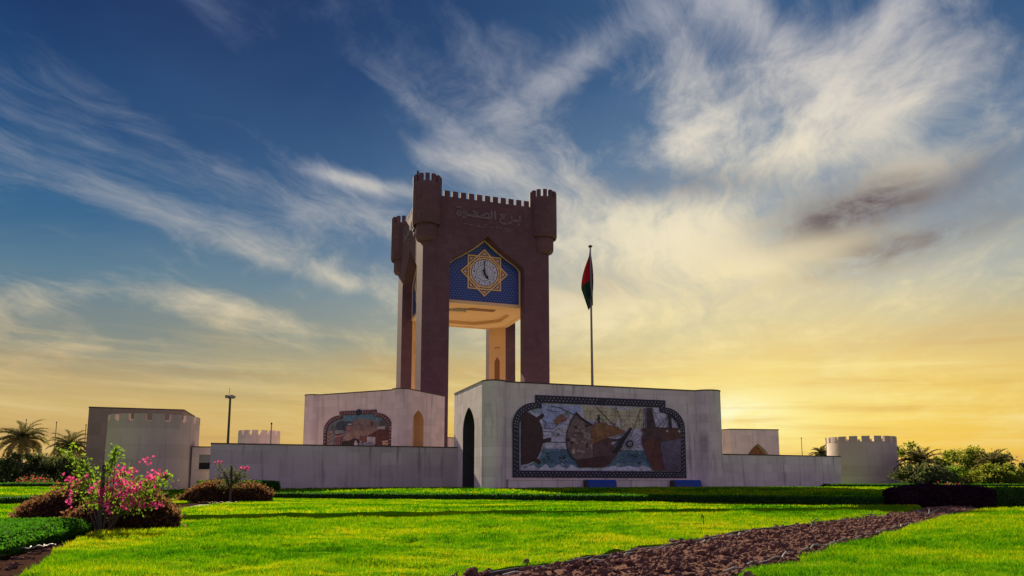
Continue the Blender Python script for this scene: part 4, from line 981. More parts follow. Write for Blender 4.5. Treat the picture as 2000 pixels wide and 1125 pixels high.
# ------------------------------------------------------------------ low walls
def low_wall(label, P0, P1, z0, z1, th, m):
    P0, P1 = Vector(P0), Vector(P1); L = (P1 - P0).length; a = math.atan2(P1.y - P0.y, P1.x - P0.x)
    t = thing('garden_wall', label, 'wall', (P0.x, P0.y, z0 + .3), a)
    b = MB(); b.box(0, L, 0, th, z0, z1); obj('wall_body', b, m, t)
    c = MB(); c.box(-.03, L + .03, -.05, th + .05, z1 + .002, z1 + .12); obj('coping', c, M['coping'], t)
    return t
wr = A0 + d1 * -2.555 + d2 * 10.3; wl = wr - d1 * 26.9
low_wall('long low grey wall between the left round fort and the large mosaic hall', wl, wr, .5, 5.66, .7, M['low'])
w2 = A0 + d1 * 26.74 + d2 * 3.0
low_wall('plain bluish white wall running right from the mosaic hall to the round fort', w2, at(1644, 930, 97.5).xy.to_3d(), .5, 5.02, .7, M['wall'])
pL = at(838, 860, 108); pR = at(893, 860, 111); low_wall('short rosy wall seen low between the two halls under the tower leg', pL.xy.to_3d(), pR.xy.to_3d(), .8, 8.3, .6, M['wall2'])

# link wall with a shuttered slot
def link_wall():
    P1 = wl + d1 * .55 + d2 * 3.6; P0 = P1 - d1 * 2.6
    t = thing('link_wall', 'narrow recessed wall with a dark slot window beside the left round fort', 'wall', (P0.x, P0.y, GZ), A19)
    f = lambda s, z, d: (s, d, z)
    b = MB(); b.box(0, 2.58, 0, .8, .5, 3.05); b.box(0, 2.58, 0, .8, 4.65, 5.45); b.box(0, .72, 0, .8, 3.05, 4.65); b.box(2.12, 2.58, 0, .8, 3.05, 4.65); obj('wall_body', b, M['fort'], t)
    c = MB(); c.box(-.02, 2.58, -.04, .84, 5.452, 5.56); obj('coping', c, M['coping'], t)
    s_ = MB(); s_.box(.72, 2.12, .25, .33, 3.82, 4.65); obj('shutter', s_, M['grey'], t)
    v = MB(); v.box(.72, 2.12, .5, .55, 3.05, 3.82); obj('slot', v, M['dark'], t)
    l = MB(); l.box(.6, 2.25, -.12, .3, 2.95, 3.05); obj('sill', l, M['fort'], t)
link_wall()

# ------------------------------------------------------------------ round forts
def fort(label, c, r, ztop, m, taper=.0, k=18, z0=.5, rot=0.):
    t = thing('round_fort', label, 'fort tower', (c[0], c[1], z0 + .4))
    zp = ztop - .78
    b = MB(); b.lathe(0, 0, [(r * (1 + taper), z0), (r, zp), (r - .45, zp), (r - .45, zp - 1.0), (.01, zp - 1.0)], 72); obj('drum', b, M['fort'] if m is None else m, t, smooth=True)
    mm = MB()
    for q in range(k):
        a = 2 * math.pi * q / k + rot; mm.arc_block(0, 0, r - .42, r + .02, a, a + 2 * math.pi / k * .66, zp + .002, ztop)
    obj('battlement', mm, M['fort'] if m is None else m, t)
    return t
cL = at(299, 880, 82); fort('broad round fort tower with battlements at the left end of the walls', cL, 4.62, 8.85, None, .015, 16)
cR = at(1684, 900, 107); fort('round fort tower with battlements at the right end of the walls', cR, 4.6, 8.15, M['fort'], .03, 18, .5, .1)
cS = at(506, 860, 128); fort('small distant round tower top showing above the long grey wall', cS, 3.45, 10.6, M['wall2'], .02, 14, .7, .2)

# block behind the left fort
def block_left():
    P = at(168, 870, 92); t = thing('block_house', 'tall plain windowless block standing behind the left round fort', 'building', (P.x, P.y, GZ), A19)
    plan = [(0, 0), (10.9, 0), (11.5, 9.0), (11.5, 14), (0, 14)]
    b = MB(); b.prism(plan, .5, 10.95); obj('wall', b, M['block'], t)
    c = MB(); c.prism(offset(plan, .05), 10.952, 11.1); obj('coping', c, M['coping'], t)
block_left()
# gate house at the right
def gate_house():
    P = at(1428, 870, 104); t = thing('gate_house', 'pale block with a pointed arch rising behind the right hand wall', 'building', (P.x, P.y, GZ), R(9))
    plan = [(0, 0), (7.25, 0), (7.25, 8), (-3.5, 8)]
    Z1 = 9.1
    b = MB(); f = lambda s, z, d: (s, d, z)
    prof = [(1, 0), (.86, .28), (.62, .56), (.36, .78), (.14, .94), (0, 1)]; hw = 1.75; c = 4.05
    half = [(hw * p, 5.2 + 1.95 * q) for p, q in prof]; notch = [(c + x, z) for x, z in half] + [(c - x, z) for x, z in half[-2::-1]]
    poly = [(0, .6), (c - hw, .6)] + notch[::-1] + [(c + hw, .6), (7.25, .6), (7.25, Z1), (0, Z1)]
    b.add([f(*p, 0) for p in poly], [tuple(range(len(poly)))])
    b.add([(7.25, 0, .6), (7.25, 8, .6), (7.25, 8, Z1), (7.25, 0, Z1)], [(0, 1, 2, 3)]); b.add([(-3.5, 8, .6), (0, 0, .6), (0, 0, Z1), (-3.5, 8, Z1)], [(0, 1, 2, 3)])
    b.add([(7.25, 8, .6), (-3.5, 8, .6), (-3.5, 8, Z1), (7.25, 8, Z1)], [(0, 1, 2, 3)]); b.add([(*p, Z1) for p in plan], [(0, 1, 2, 3)])
    dn = [(c - hw, .6)] + notch[::-1] + [(c + hw, .6)]; k = len(dn)
    b.add([f(*p, d) for d in (0, 1.2) for p in dn], [(i, i + 1, k + i + 1, k + i) for i in range(k - 1)])
    obj('wall', b, M['wall2'], t)
    d_ = MB(); d_.add([f(*p, 1.2) for p in dn], [tuple(range(k))]); obj('doorway', d_, M['niche'], t)
    cb = MB(); cb.prism(offset(plan, .05), Z1 + .002, Z1 + .13); obj('coping', cb, M['coping'], t)
gate_house()

# ------------------------------------------------------------------ flagpole, masts
def flagpole():
    b = at(1157, 755, 96); tp = at(1151.5, 483, 96); t = thing('flagpole', 'tall slim steel flagpole with a ball finial rising behind the mosaic hall', 'flagpole', (b.x, b.y, GZ))
    m = MB(); m.tube([(0, 0, GZ), (0, 0, 15), (0, 0, tp.z)], [.2, .17, .10], 12); obj('pole', m, M['metal'], t, smooth=True)
    m = MB(); m.lathe(0, 0, [(.01, tp.z + .32), (.2, tp.z + .25), (.3, tp.z + .12), (.22, tp.z), (.01, tp.z - .02)][::-1], 14); obj('finial', m, M['darkmetal'], t, smooth=True)
    # drooping flag: folded cloth hanging from the hoist, red above green, with a pale band inside the folds
    top, bot = tp.z - .5, tp.z - 8.1
    fl = MB(); nu, nv = 26, 30
    wid = lambda v: .12 + 1.15 * math.sin(min(1, v / .62) * math.pi / 2) * (1 - max(0, v - .62) / .38 * .78)
    for j in range(nv + 1):
        v = j / nv; z = top + (bot - top) * v
        for i in range(nu + 1):
            u = i / nu; w_ = wid(v)
            x = .08 - w_ * 1.02 * u ** .9 + (.34 * (1 - u) * math.sin(min(1, v * 1.3) * 2.4)); y = (.13 + .22 * v) * math.sin(u * 13 + v * 2.2) * (.3 + u)
            zz = z - .5 * u * (1 - v * .2) * (1 if v > .02 else 0) + (.42 * math.sin(u * 5.) * max(0, v - .7))
            fl.v.append((x - .05, y, zz))
    for j in range(nv):
        for i in range(nu):
            a = j * (nu + 1) + i; u, v = i / nu, j / nv
            mid = .46 + .12 * u
            c = (.42, .012, .02) if (v < mid and u > .30) else (.10, .02, .05) if u < .30 and v < .5 else (.012, .04, .03)
            if .52 < u < .60 and v > .8: c = (.3, .3, .32)
            fl.f.append([a, a + 1, a + nu + 2, a + nu + 1]); fl.m.append(0); fl.c.append(c)
    mt, tt = new_mat('flag_cloth'); a = tt.node('ShaderNodeAttribute', attribute_name='col')
    finish(tt, a.outputs['Color'], .8, transl=(.25, a.outputs['Color']))
    o = obj('flag', fl, mt, None, smooth=True); o.location = (b.x, b.y, 0); tag(o, 'limp red and dark green flag hanging down the flagpole', 'flag')
flagpole()
def mast():
    b = at(445, 866, 190); t = at(452, 777, 190); H = t.z
    r = thing('light_mast', 'tall floodlight mast with a ring of lamps beyond the long grey wall', 'light mast', (b.x, b.y, .9))
    m = MB(); m.tube([(0, 0, .9), (0, 0, H)], [.36, .26], 10); obj('pole', m, M['darkmetal'], r)
    m = MB(); m.cyl(0, 0, .5, .5, H, H + .35, 12); m.box(-.9, .9, -.1, .1, H + .05, H + .25); m.box(-.1, .1, -.9, .9, H + .05, H + .25); m.tube([(-.3, 0, H), (-.3, 0, H + 2.6)], .05, 5); obj('head_frame', m, M['darkmetal'], r)
    for i in range(6):
        a = R(60 * i + 10); m = MB(); x, y = .95 * math.cos(a), .95 * math.sin(a); m.box(x - .28, x + .28, y - .22, y + .22, H - .1, H + .55 + .15 * (i % 2)); obj('floodlight', m, M['metal'], r)
mast()
for (x, y0, y1, Y, rr, lab) in ((528.5, 868, 829, 100, .10, 'short thin pole against the small distant round tower'), (102, 925, 826, 150, .10, 'thin pole standing between the two left palms'), (160.5, 925, 831, 150, .10, 'thin pole close to the left edge of the tall plain block'),
                                (46, 880, 821, 150, .09, 'thin pole sticking up out of the left palm crown'), (1567, 892, 857, 130, .07, 'thin pole rising behind the white wall left of a palm top'), (1615, 892, 858, 120, .07, 'thin pole touching the left side of the right round fort')):
    b, t = at(x, y0, Y), at(x, y1, Y); r = thing('thin_pole', lab, 'pole', (b.x, b.y, 1.0), 0, 'thin poles behind the walls and palms')
    m = MB(); m.tube([(0, 0, 1.0), (0, 0, t.z * .6), (0, 0, t.z)], [rr * 1.2, rr, rr * .7], 7); obj('shaft', m, M['metal'], r)
    m = MB(); m.cyl(0, 0, rr * 1.5, rr * .8, t.z + .002, t.z + .25, 8); obj('cap', m, M['darkmetal'], r)

# ------------------------------------------------------------------ hedges
def hedge(name, label, cat, path, z0, h, width, ml, mc, leaf, dens, rough=.06, group=None, top_round=.0, ends=0.):
    """clipped hedge: path is its front foot line, the body lies behind it (to the left of the direction of travel)"""
    pl = np.array(path, 'd'); seg = np.r_[0, np.cumsum(np.linalg.norm(np.diff(pl, axis=0), axis=1))]; L = seg[-1]
    step = max(.25, L / 90); n = int(L / step) + 2; tt = np.linspace(0, L, n)
    p = np.stack([np.interp(tt, seg, pl[:, k]) for k in (0, 1)], 1); tg = np.gradient(p, axis=0); tg /= np.linalg.norm(tg, axis=1)[:, None]; nm = np.stack([-tg[:, 1], tg[:, 0]], 1)
    zb = (lambda q: np.full(len(q), z0)) if not callable(z0) else z0
    Z = zb(p)
    sec = [(0, 0), (-.03, .5), (.02, .93), (.10, 1.0)] + [(k, 1.0 + top_round * math.sin(math.pi * k)) for k in (.3, .5, .7)] + [(.90, 1.0), (.98, .93), (1.03, .5), (1.0, 0)]
    V = np.zeros((n, len(sec), 3))
    und = rough * (vnoise(tt, tt * 0, .8, 21) - .5)[:, None]
    for j, (a, b) in enumerate(sec):
        V[:, j, :2] = p + nm * (a * width) + nm * und * .8; V[:, j, 2] = Z + b * h * (1 + 1.2 * und[:, 0] * (b > .8)) * (1 - ends * (np.exp(-(tt / .55) ** 2) + np.exp(-((L - tt) / .55) ** 2)))
        V[:, j, :2] -= nm * ((a - .5) * width * ends * .7 * (np.exp(-tt / .35) + np.exp(-(L - tt) / .35)))[:, None]
    t = thing(name, label, cat, (float(p[n // 2, 0]), float(p[n // 2, 1]), float(Z[n // 2])), 0, group)
    off = np.array(t.location)
    mb = MB(); sh = V - off; mb.v = [tuple(v) for v in sh.reshape(-1, 3)]; k = len(sec)
    for i in range(n - 1):
        for j in range(k - 1): mb.f.append([i * k + j, (i + 1) * k + j, (i + 1) * k + j + 1, i * k + j + 1])
    mb.f.append(list(range(k))); mb.f.append([(n - 1) * k + j for j in range(k - 1, -1, -1)]); mb.m = [0] * len(mb.f); mb.c = [None] * len(mb.f)
    obj('hedge_core', mb, mc, t, fix=False)
    quads = [(V[i, j], V[i + 1, j], V[i + 1, j + 1], V[i, j + 1]) for i in range(n - 1) for j in range(k - 1)]
    for i in (0, n - 1): quads += [(V[i, j], V[i, k - 1 - j], V[i, k - 2 - j], V[i, j + 1]) for j in range(k // 2)]
    Q = np.array(quads); ar = .5 * np.linalg.norm(np.cross(Q[:, 2] - Q[:, 0], Q[:, 3] - Q[:, 1]), axis=1)
    cnt = rng.poisson(ar * dens); idx = np.repeat(np.arange(len(Q)), cnt); N = len(idx); s, u = rng.random(N)[:, None], rng.random(N)[:, None]
    P = (Q[idx, 0] * (1 - s) + Q[idx, 1] * s) * (1 - u) + (Q[idx, 3] * (1 - s) + Q[idx, 2] * s) * u
    cen = V.mean(1); d = P - cen[np.clip(np.searchsorted(tt, np.interp(idx // (k - 1), np.arange(n), tt)), 0, n - 1)]
    d /= np.linalg.norm(d, axis=1)[:, None] + 1e-9
    P = P + d * ((rng.random(N)[:, None] - .25) * leaf * 1.6 + (rng.random(N)[:, None] ** 3) * leaf * (5. if ends > .5 else 1.)) + rng.normal(size=(N, 3)) * leaf * .35
    sz = leaf * (.6 + .8 * rng.random(N)); tint = np.clip(.45 * vnoise(P[:, 0] * 1.3, P[:, 1] * 1.3 + P[:, 2] * 2, 1.1, 23) + .5 * rng.random(N), 0, 1)
    np_mesh('hedge_leaves', leaves(P, sz, d * .4, .55), 4, ml, t, tint)
    return t
H_, HC = M['lf_hedge'], M['core']
hedge('clipped_hedge', 'very long low clipped green hedge across the lawn in front of the halls', 'hedge', hedge_front, 0.02, .56, 1.1, H_, HC, .07, 260, .05)
hedge('clipped_hedge', 'broad box hedge in the corner of the flower bed nearest the viewer', 'hedge', [(-18.5, 12.2), (-9.6, 14.6), (-10.6, 19.2)], -.02, .46, 4.2, H_, HC, .04, 1100, .06) if False else None
hedge('clipped_hedge', 'broad clipped green hedge beside the bougainvillea, with a flat lit top', 'hedge', [(-8.8, 12.0), (-9.8, 14.4), (-10.8, 17.2), (-11.6, 20.4)], -.02, .47, 4.2, H_, HC, .038, 950, .06)
hedge('clipped_hedge', 'low clipped green hedge beyond the bougainvillea, running away to the left wall', 'hedge', [(-34, 36), (-31.9, 46), (-31.3, 56), (-30.6, 67)], .02, .58, 1.2, H_, HC, .06, 260, .05)
hedge('clipped_hedge', 'thin far green hedge along the street under the left palms', 'hedge', [(-92, 100), (-57, 98)], 1.0, .55, 1.0, H_, HC, .09, 110)
hedge('clipped_hedge', 'sunlit green hedge corner against the long grey wall', 'hedge', [(-29.5, 70.5), (-24.6, 73.2), (-23.9, 76.5)], .75, .95, 2.4, H_, HC, .08, 200)
hedge('clipped_hedge', 'thin green hedge line at the foot of the right round fort', 'hedge', [(37.2, 88.5), (50, 89), (66, 90)], .92, .5, 1.0, H_, HC, .08, 140)
hedge('clipped_hedge', 'shaded green hedge right of the dark purple shrubs', 'hedge', [(29.3, 45.6), (36, 47.5), (45, 50)], .12, .98, 2.0, H_, HC, .06, 320, .1)
hedge('purple_hedge', 'dark purple leaved hedge at the far end of the soil bed', 'hedge', [(22.8, 43.8), (26, 44.0), (28.8, 44.5)], .08, 1.12, 1.8, M['lf_purple'], M['corebrown'], .085, 420, .18, ends=.10)
hedge('croton_hedge', 'rounded reddish brown hedge left of the bougainvillea', 'hedge', [(-16.5, 24.6), (-15.2, 24.0), (-13.3, 23.8)], 0, .80, 1.7, M['lf_croton'], M['corebrown'], .065, 560, .5, top_round=.25, ends=.52)
hedge('croton_hedge', 'bushy reddish brown hedge right of the bougainvillea foot', 'hedge', [(-12.6, 20.9), (-11.3, 21.4), (-9.9, 22.4)], 0, .84, 1.6, M['lf_croton'], M['corebrown'], .065, 600, .5, top_round=.2, ends=.52)
hedge('croton_hedge', 'low mottled brown hedge in front of the long grey wall', 'hedge', [(-25.2, 56.8), (-22, 57.6), (-18.9, 58.6)], .10, .98, 1.8, M['lf_croton'], M['corebrown'], .10, 260, .4, top_round=.12, ends=.52)

# ------------------------------------------------------------------ bougainvillea and slender shrub
def bougainvillea():
    c = at(204, 990, 20.6); t = thing('bougainvillea', 'pink flowering bougainvillea sprawling over the brown hedges by a dark stake', 'flowering shrub', (c.x, c.y, 0))
    L = lambda px, py, Y: at(px, py, Y) - Vector((c.x, c.y, 0))
    br = MB(); ends = []
    canes = [((140, 955), 21), ((165, 940), 20.5), ((210, 930), 20.2), ((245, 922), 20.8), ((275, 955), 20.2), ((300, 935), 21), ((315, 945), 20.6), ((225, 880), 21), ((140, 880), 21.4), ((170, 905), 21.2), ((185, 970), 19.9), ((255, 975), 20), ((290, 985), 20.4), ((325, 935), 21.2)]
    for (p, Y) in canes:
        e = L(*p, Y); s = Vector((random.uniform(-.25, .25), random.uniform(-.3, .3), .1)); mid = (s + e) / 2 + Vector((random.uniform(-.1, .1), random.uniform(-.1, .1), .35))
        pts = [s * (1 - k) ** 2 + mid * 2 * k * (1 - k) + e * k * k for k in np.linspace(0, 1, 9)]
        br.tube(pts, [.026 * (1 - .75 * k) for k in np.linspace(0, 1, 9)], 5); ends.append(pts)
    obj('branches', br, M['bark'], t, fix=False)
    gp, pp = [], []
    for pts in ends:
        for k in range(4, 9):
            n = 20 if k < 8 else 34
            gp += [np.array(pts[k]) + rng.normal(size=3) * .13 for _ in range(n)]
    # pink clusters
    for px, py, Y, sp_, n in ((133, 957, 21, .14, 120), (143, 975, 20.8, .13, 70), (168, 945, 20.6, .12, 60), (232, 924, 20.7, .18, 110), (215, 935, 20.5, .2, 90), (246, 918, 20.9, .12, 70), (268, 952, 20.2, .20, 170), (262, 962, 20.1, .16, 100), (292, 940, 21, .15, 100), (308, 936, 20.8, .12, 60),
                              (193, 962, 20, .10, 60), (212, 978, 19.8, .13, 80), (196, 975, 19.9, .1, 50), (280, 981, 20.2, .13, 70), (300, 978, 20.4, .13, 70), (268, 985, 20.2, .1, 40), (240, 940, 20.4, .18, 80), (187, 950, 20.3, .16, 60), (250, 970, 20.2, .12, 40), (220, 955, 20.3, .2, 60), (275, 930, 20.8, .2, 60)):
        q = np.array(L(px, py, Y)); n = int(n * .62)
        for _ in range(3): pp.append(q + rng.normal(size=3) * sp_ * 1.1 + rng.normal(size=(n // 3, 3)) * sp_ * .42)
    gp = np.array(gp); off = np.array(t.location)
    np_mesh('leaves', leaves(gp + off, .05 * (.6 + .8 * rng.random(len(gp))), None, .55), 4, M['lf_bright'], t, rng.random(len(gp)) ** 1.4)
    pp = np.concatenate(pp); np_mesh('blossom', leaves(pp + off, .042 * (.7 + .6 * rng.random(len(pp))), None, .8), 4, M['lf_pink'], t, rng.random(len(pp)))
    # long fresh shoots
    sp = []
    for pts_, n in (([(205, 930, 20.6), (216, 905, 20.8), (224, 888, 20.9), (231, 875, 20.9)], 150), ([(165, 960, 21), (155, 920, 21.2), (140, 895, 21.4), (126, 880, 21.4)], 110), ([(180, 960, 21), (176, 930, 21.2), (170, 908, 21.2)], 110), ([(322, 950, 21.2), (326, 925, 21.2)], 50)):
        w_ = [np.array(L(*p)) for p in pts_]
        for _ in range(n):
            k = rng.random() * (len(w_) - 1); i = int(k); sp.append(w_[i] * (1 - k + i) + w_[i + 1] * (k - i) + rng.normal(size=3) * .05)
    sp = np.array(sp); np_mesh('shoots', leaves(sp + off, .055 * (.6 + .8 * rng.random(len(sp))), None, .5), 4, M['lf_bright'], t, .35 + .65 * rng.random(len(sp)))
    s = at(203, 908, 20.3); q = thing('stake', 'dark upright wooden stake in the middle of the bougainvillea', 'stake', (s.x, s.y, 0))
    m = MB(); m.tube([(0, 0, -.1), (.01, 0, 1.), (.0, 0, s.z)], [.055, .055, .05], 8); obj('post', m, M['darkmetal'], q)
bougainvillea()
def slender():
    c = at(449, 975, 57); t = thing('slender_shrub', 'thin nearly bare shrub with a few pink flowers in front of the long grey wall', 'shrub', (c.x, c.y, .1)); off = np.array(t.location)
    br = MB(); lp, fp = [], []
    L = lambda px, py: np.array(at(px, py, 57)) - off
    br.tube([(0, 0, 0), (.05, 0, 1.3), (.0, 0, 2.75)], [.09, .085, .07], 7)
    for e in ((425, 935), (432, 950), (438, 922), (428, 906), (462, 925), (470, 930), (485, 928), (478, 915), (458, 940), (468, 945), (440, 945), (452, 912)):
        q = L(*e); s = np.array([0, 0, .9 + .9 * random.random()]); m_ = (s + q) / 2 + np.array([0, random.uniform(-.3, .3), .2])
        pts = [s * (1 - k) ** 2 + m_ * 2 * k * (1 - k) + q * k * k for k in np.linspace(0, 1, 6)]; br.tube(pts, [.05 * (1 - .6 * k) for k in np.linspace(0, 1, 6)], 4)
        for p in pts[2:]: lp += [p + rng.normal(size=3) * .16 for _ in range(16)]
    obj('branches', br, M['bark'], t, fix=False); lp = np.array(lp)
    np_mesh('leaves', leaves(lp + off, .085 * (.6 + .8 * rng.random(len(lp))), None, .55), 4, M['lf_dark'], t, rng.random(len(lp)))
    for e, n in (((428, 902), 22), ((482, 914), 26), ((474, 914), 10)): fp.append(L(*e) + rng.normal(size=(n, 3)) * np.array([.14, .14, .08]))
    fp = np.concatenate(fp); np_mesh('blossom', leaves(fp + off, .08 + 0 * fp[:, 0], None, .8), 4, M['lf_pink'], t, rng.random(len(fp)))
slender()

# ------------------------------------------------------------------ trees
def tree(label, base, h, cw, mat_, n=5200, leaf=.22, seed=1, kind='broadleaf_tree', trunk=.3, low=.15, group=None, clumps=26):
    r_ = np.random.default_rng(seed); t = thing(kind, label, 'tree' if kind != 'shrub' else 'shrub', base, 0, group); off = np.array(t.location)
    tb = MB(); tb.tube([(0, 0, -.3), (.1, 0, h * .2), (-.05, .1, h * .45), (0, 0, h * .75)], [trunk, trunk * .75, trunk * .5, trunk * .15], 8)
    cl = []
    for i in range(clumps):
        a = r_.random() * 6.283; rr = cw * (.25 + .75 * r_.random() ** .6); z = h * (low + (1 - low) * r_.random()); k = 1 - abs((z / h - .5)) ** 2 * 1.7
        c = np.array([math.cos(a) * rr * k, math.sin(a) * rr * k, z * .95]); cl.append((c, cw * (.16 + .22 * r_.random())))
        s = np.array([0, 0, h * (.15 + .35 * r_.random())]); m_ = (s + c) / 2 + np.array([0, 0, .1 * h]); pts = [s * (1 - q) ** 2 + m_ * 2 * q * (1 - q) + c * q * q for q in np.linspace(0, 1, 5)]
        tb.tube(pts, [trunk * .3 * (1 - .75 * q) for q in np.linspace(0, 1, 5)], 4)
    obj('trunk', tb, M['bark'], t, fix=False)
    per = max(1, n // clumps); P = []; tn = []
    for c, s in cl:
        v = r_.normal(size=(per, 3)); v /= np.linalg.norm(v, axis=1)[:, None]; v *= (s * (.25 + .75 * r_.random(per) ** .5) * (1 + .35 * r_.normal(size=per)))[:, None]
        P.append(c + v * np.array([1.1, 1.1, .75])); tn.append(np.clip(.25 + .5 * r_.random() + .35 * (r_.random(per) - .5), 0, 1))
    P = np.concatenate(P); np_mesh('crown', leaves(P + off, leaf * (.5 + r_.random(len(P))), None, .6), 4, mat_, t, np.concatenate(tn))
    return t
def palm(label, base, h, fl, seed, group=None, dry=.2, nf=38, trunk=.32, fall_=108, bend=3.9):
    r_ = np.random.default_rng(seed); t = thing('date_palm', label, 'palm tree', base, 0, group); off = np.array(t.location)
    tb = MB(); pts = [(.12 * math.sin(k * 2), .08 * k, h * k) for k in np.linspace(-.03, 1, 12)]; tb.tube(pts, [trunk * (1.25 - .35 * k) * (1 + .07 * (i % 2)) for i, k in enumerate(np.linspace(0, 1, 12))], 9)
    obj('trunk', tb, M['bark'], t, fix=False); top = np.array(pts[-1])
    Q, tn = [], []; rb = MB()
    for i in range(nf):
        a = i * 2.39996 + r_.random() * .3; e0 = R(82 - fall_ * (i / nf) ** .9 + r_.normal() * 7); ln = fl * (.8 + .3 * r_.random()); d = 1 if i / nf > 1 - dry else 0
        p = top.copy(); e = e0; spine = [p.copy()]; K = 16
        for k in range(K):
            p = p + np.array([math.cos(a) * math.cos(e), math.sin(a) * math.cos(e), math.sin(e)]) * ln / K; e -= R(bend + 2.2 * (k / K)) * (1 if e > -1.2 else .1); spine.append(p.copy())
        rb.tube(spine[::3], [.05, .045, .035, .025, .015, .01][:len(spine[::3])], 4)
        for k in range(2, K + 1):
            f = k / K; sp_ = spine[k]; tg = spine[k] - spine[k - 1]; tg /= np.linalg.norm(tg); side = np.cross(tg, [0, 0, 1.]); side /= np.linalg.norm(side) + 1e-9; upv = np.cross(side, tg)
            ll = fl * .20 * math.sin(math.pi * min(1, .18 + f * .80)) ** .7
            for s in (-1, 1):
                for sub in (0., .33, .66):
                    b = sp_ - tg * sub * ln / K; dr = side * s * .75 + tg * .65 + upv * .30 + r_.normal(size=3) * .12; dr /= np.linalg.norm(dr); tip = b + dr * ll - np.array([0, 0, ll * .12]); wv = tg * .06
                    Q.append([b - wv, b + wv, tip, b + dr * ll * .5 - wv * .9]); tn.append(np.clip(.35 + .3 * r_.random() + .5 * d, 0, 1))
    obj('frond_ribs', rb, M['bark'], t, fix=False)
    np_mesh('fronds', np.array(Q) + off, 4, M['frond'], t, np.array(tn))
    return t
g1 = 1.0
LT = lambda px, Y: (at(px, 900, Y).x, Y, g1)
palm('date palm with dry drooping fronds at the left edge of the scene', LT(37, 126), 8.0, 4.8, 4, 'date palms at the left edge', .42, 54)
palm('date palm nearest the tall plain block on the left', LT(133, 134), 7.2, 4.5, 9, 'date palms at the left edge', .25, 48)
palm('palm whose top just clears the white wall on the right', LT(1605, 128), 5.5, 2.6, 5, None, .1, 34)
palm('palm with upright fronds among the bushes close to the right round fort', LT(1797, 99), 3.0, 3.6, 12, 'palms in the right thicket', .1, 26, .3, 68, 3.6)
palm('palm standing in the bushes near the right edge of the scene', LT(1938, 100), 3.0, 3.2, 15, 'palms in the right thicket', .1, 26, .3, 68, 3.6)
for lab, px, Y, h, cw, mt, sd_, n, lf in (
    ('dark rounded bush under the leftmost date palm', 12, 118, 4.6, 3.2, 'lf_dark', 31, 5200, .22), ('tall dark bushy tree between the two left date palms', 62, 120, 5.9, 3.4, 'lf_dark', 32, 6500, .22),
    ('dark bush below the second left date palm', 108, 124, 4.6, 3.4, 'lf_dark', 33, 5600, .22), ('dark bush against the tall plain block', 150, 122, 5.0, 2.8, 'lf_dark', 34, 4800, .22)):
    tree(lab, LT(px, Y), h, cw, M[mt], n, lf, sd_, 'broadleaf_tree', .22, .02, 'dark bushes under the left palms', 34)
for lab, px, Y, h, cw, mt, sd_, n, lf, lo in (
    ('loose light green tree beside the right round fort', 1768, 112, 7.0, 3.0, 'lf_tree', 41, 3800, .17, .05), ('low dark bush under the upright palm on the right', 1800, 95, 2.6, 3.2, 'lf_dark', 42, 6000, .17, .0), ('thin pale green sapling in the gap of the right thicket', 1842, 108, 4.7, 1.6, 'lf_tree', 43, 900, .16, .2),
    ('low dark bush at the middle of the right thicket', 1832, 102, 2.9, 2.2, 'lf_dark', 44, 3600, .17, .0), ('bright green bushy tree in the middle of the right thicket', 1885, 106, 5.6, 3.2, 'lf_tree', 45, 5200, .17, .0),
    ('tall green tree right of the middle of the thicket', 1915, 108, 5.9, 2.9, 'lf_tree', 46, 4600, .17, .0), ('olive bush under the right edge palm', 1945, 95, 2.8, 2.7, 'lf_tree', 47, 4800, .17, .0), ('dark green bush at the right edge of the scene', 1990, 104, 4.6, 3.2, 'lf_dark', 48, 5400, .17, .0), ('pale spindly shrub in front of the bright green tree', 1862, 99, 2.9, 1.5, 'lf_bright', 49, 1300, .14, .0)):
    tree(lab, LT(px, Y), h, cw, M[mt], n, lf, sd_, 'broadleaf_tree', .16, lo, 'trees and bushes of the right thicket', 30)
def far_belt():
    # far-off trees that close the horizon on both sides
    P, tn = [], []
    for x0, x1 in ((-260, -70), (62, 260)):
        for _ in range(90):
            x = random.uniform(x0, x1); y = random.uniform(185, 235); h = random.uniform(2.5, 5.5); k = 150
            v = rng.normal(size=(k, 3)) * np.array([2.6, 2.6, h * .3]) + np.array([x, y, 1 + h * .45]); v[:, 2] = np.maximum(v[:, 2], .9); P.append(v); tn.append(np.clip(random.uniform(.1, .7) + .3 * (rng.random(k) - .5), 0, 1))
    P = np.concatenate(P); o = np_mesh('far_trees', leaves(P, .55 * (.6 + .8 * rng.random(len(P))), None, .6), 4, M['lf_dark'], None, np.concatenate(tn)); tag(o, 'distant belt of dull green trees along the horizon', 'trees', kind='stuff')
far_belt()
def flower_bush(lab, px, py, Y, w_, h, n):
    c = at(px, py, Y); t = thing('flower_bush', lab, 'flowering shrub', (c.x, c.y, 1.0)); off = np.array(t.location)
    P = rng.normal(size=(n, 3)) * np.array([w_, w_, h * .35]) + np.array([0, 0, h * .55]); P[:, 2] = np.abs(P[:, 2])
    np_mesh('leaves', leaves(P + off, .16 + 0 * P[:, 0], None, .6), 4, M['lf_dark'], t, rng.random(n))
    q = rng.normal(size=(n // 5, 3)) * np.array([w_, w_, h * .3]) + np.array([0, -.2, h * .75]); np_mesh('blossom', leaves(q + off, .14 + 0 * q[:, 0], None, .8), 4, M['lf_red'], t, rng.random(n // 5))
    b = MB(); [b.tube([(0, 0, -.2), (random.uniform(-w_, w_) * .5, random.uniform(-w_, w_) * .5, h * .7)], .04, 4) for _ in range(6)]; obj('stems', b, M['bark'], t, fix=False)
flower_bush('red flowering bush under the left palms', 73, 937, 106, 1.3, 1.3, 420)
flower_bush('small red flowering bush in the right thicket', 1884, 938, 98, .5, 1.2, 140)
flower_bush('low orange red bush behind the dark purple hedge', 1855, 955, 80, .8, .5, 90)

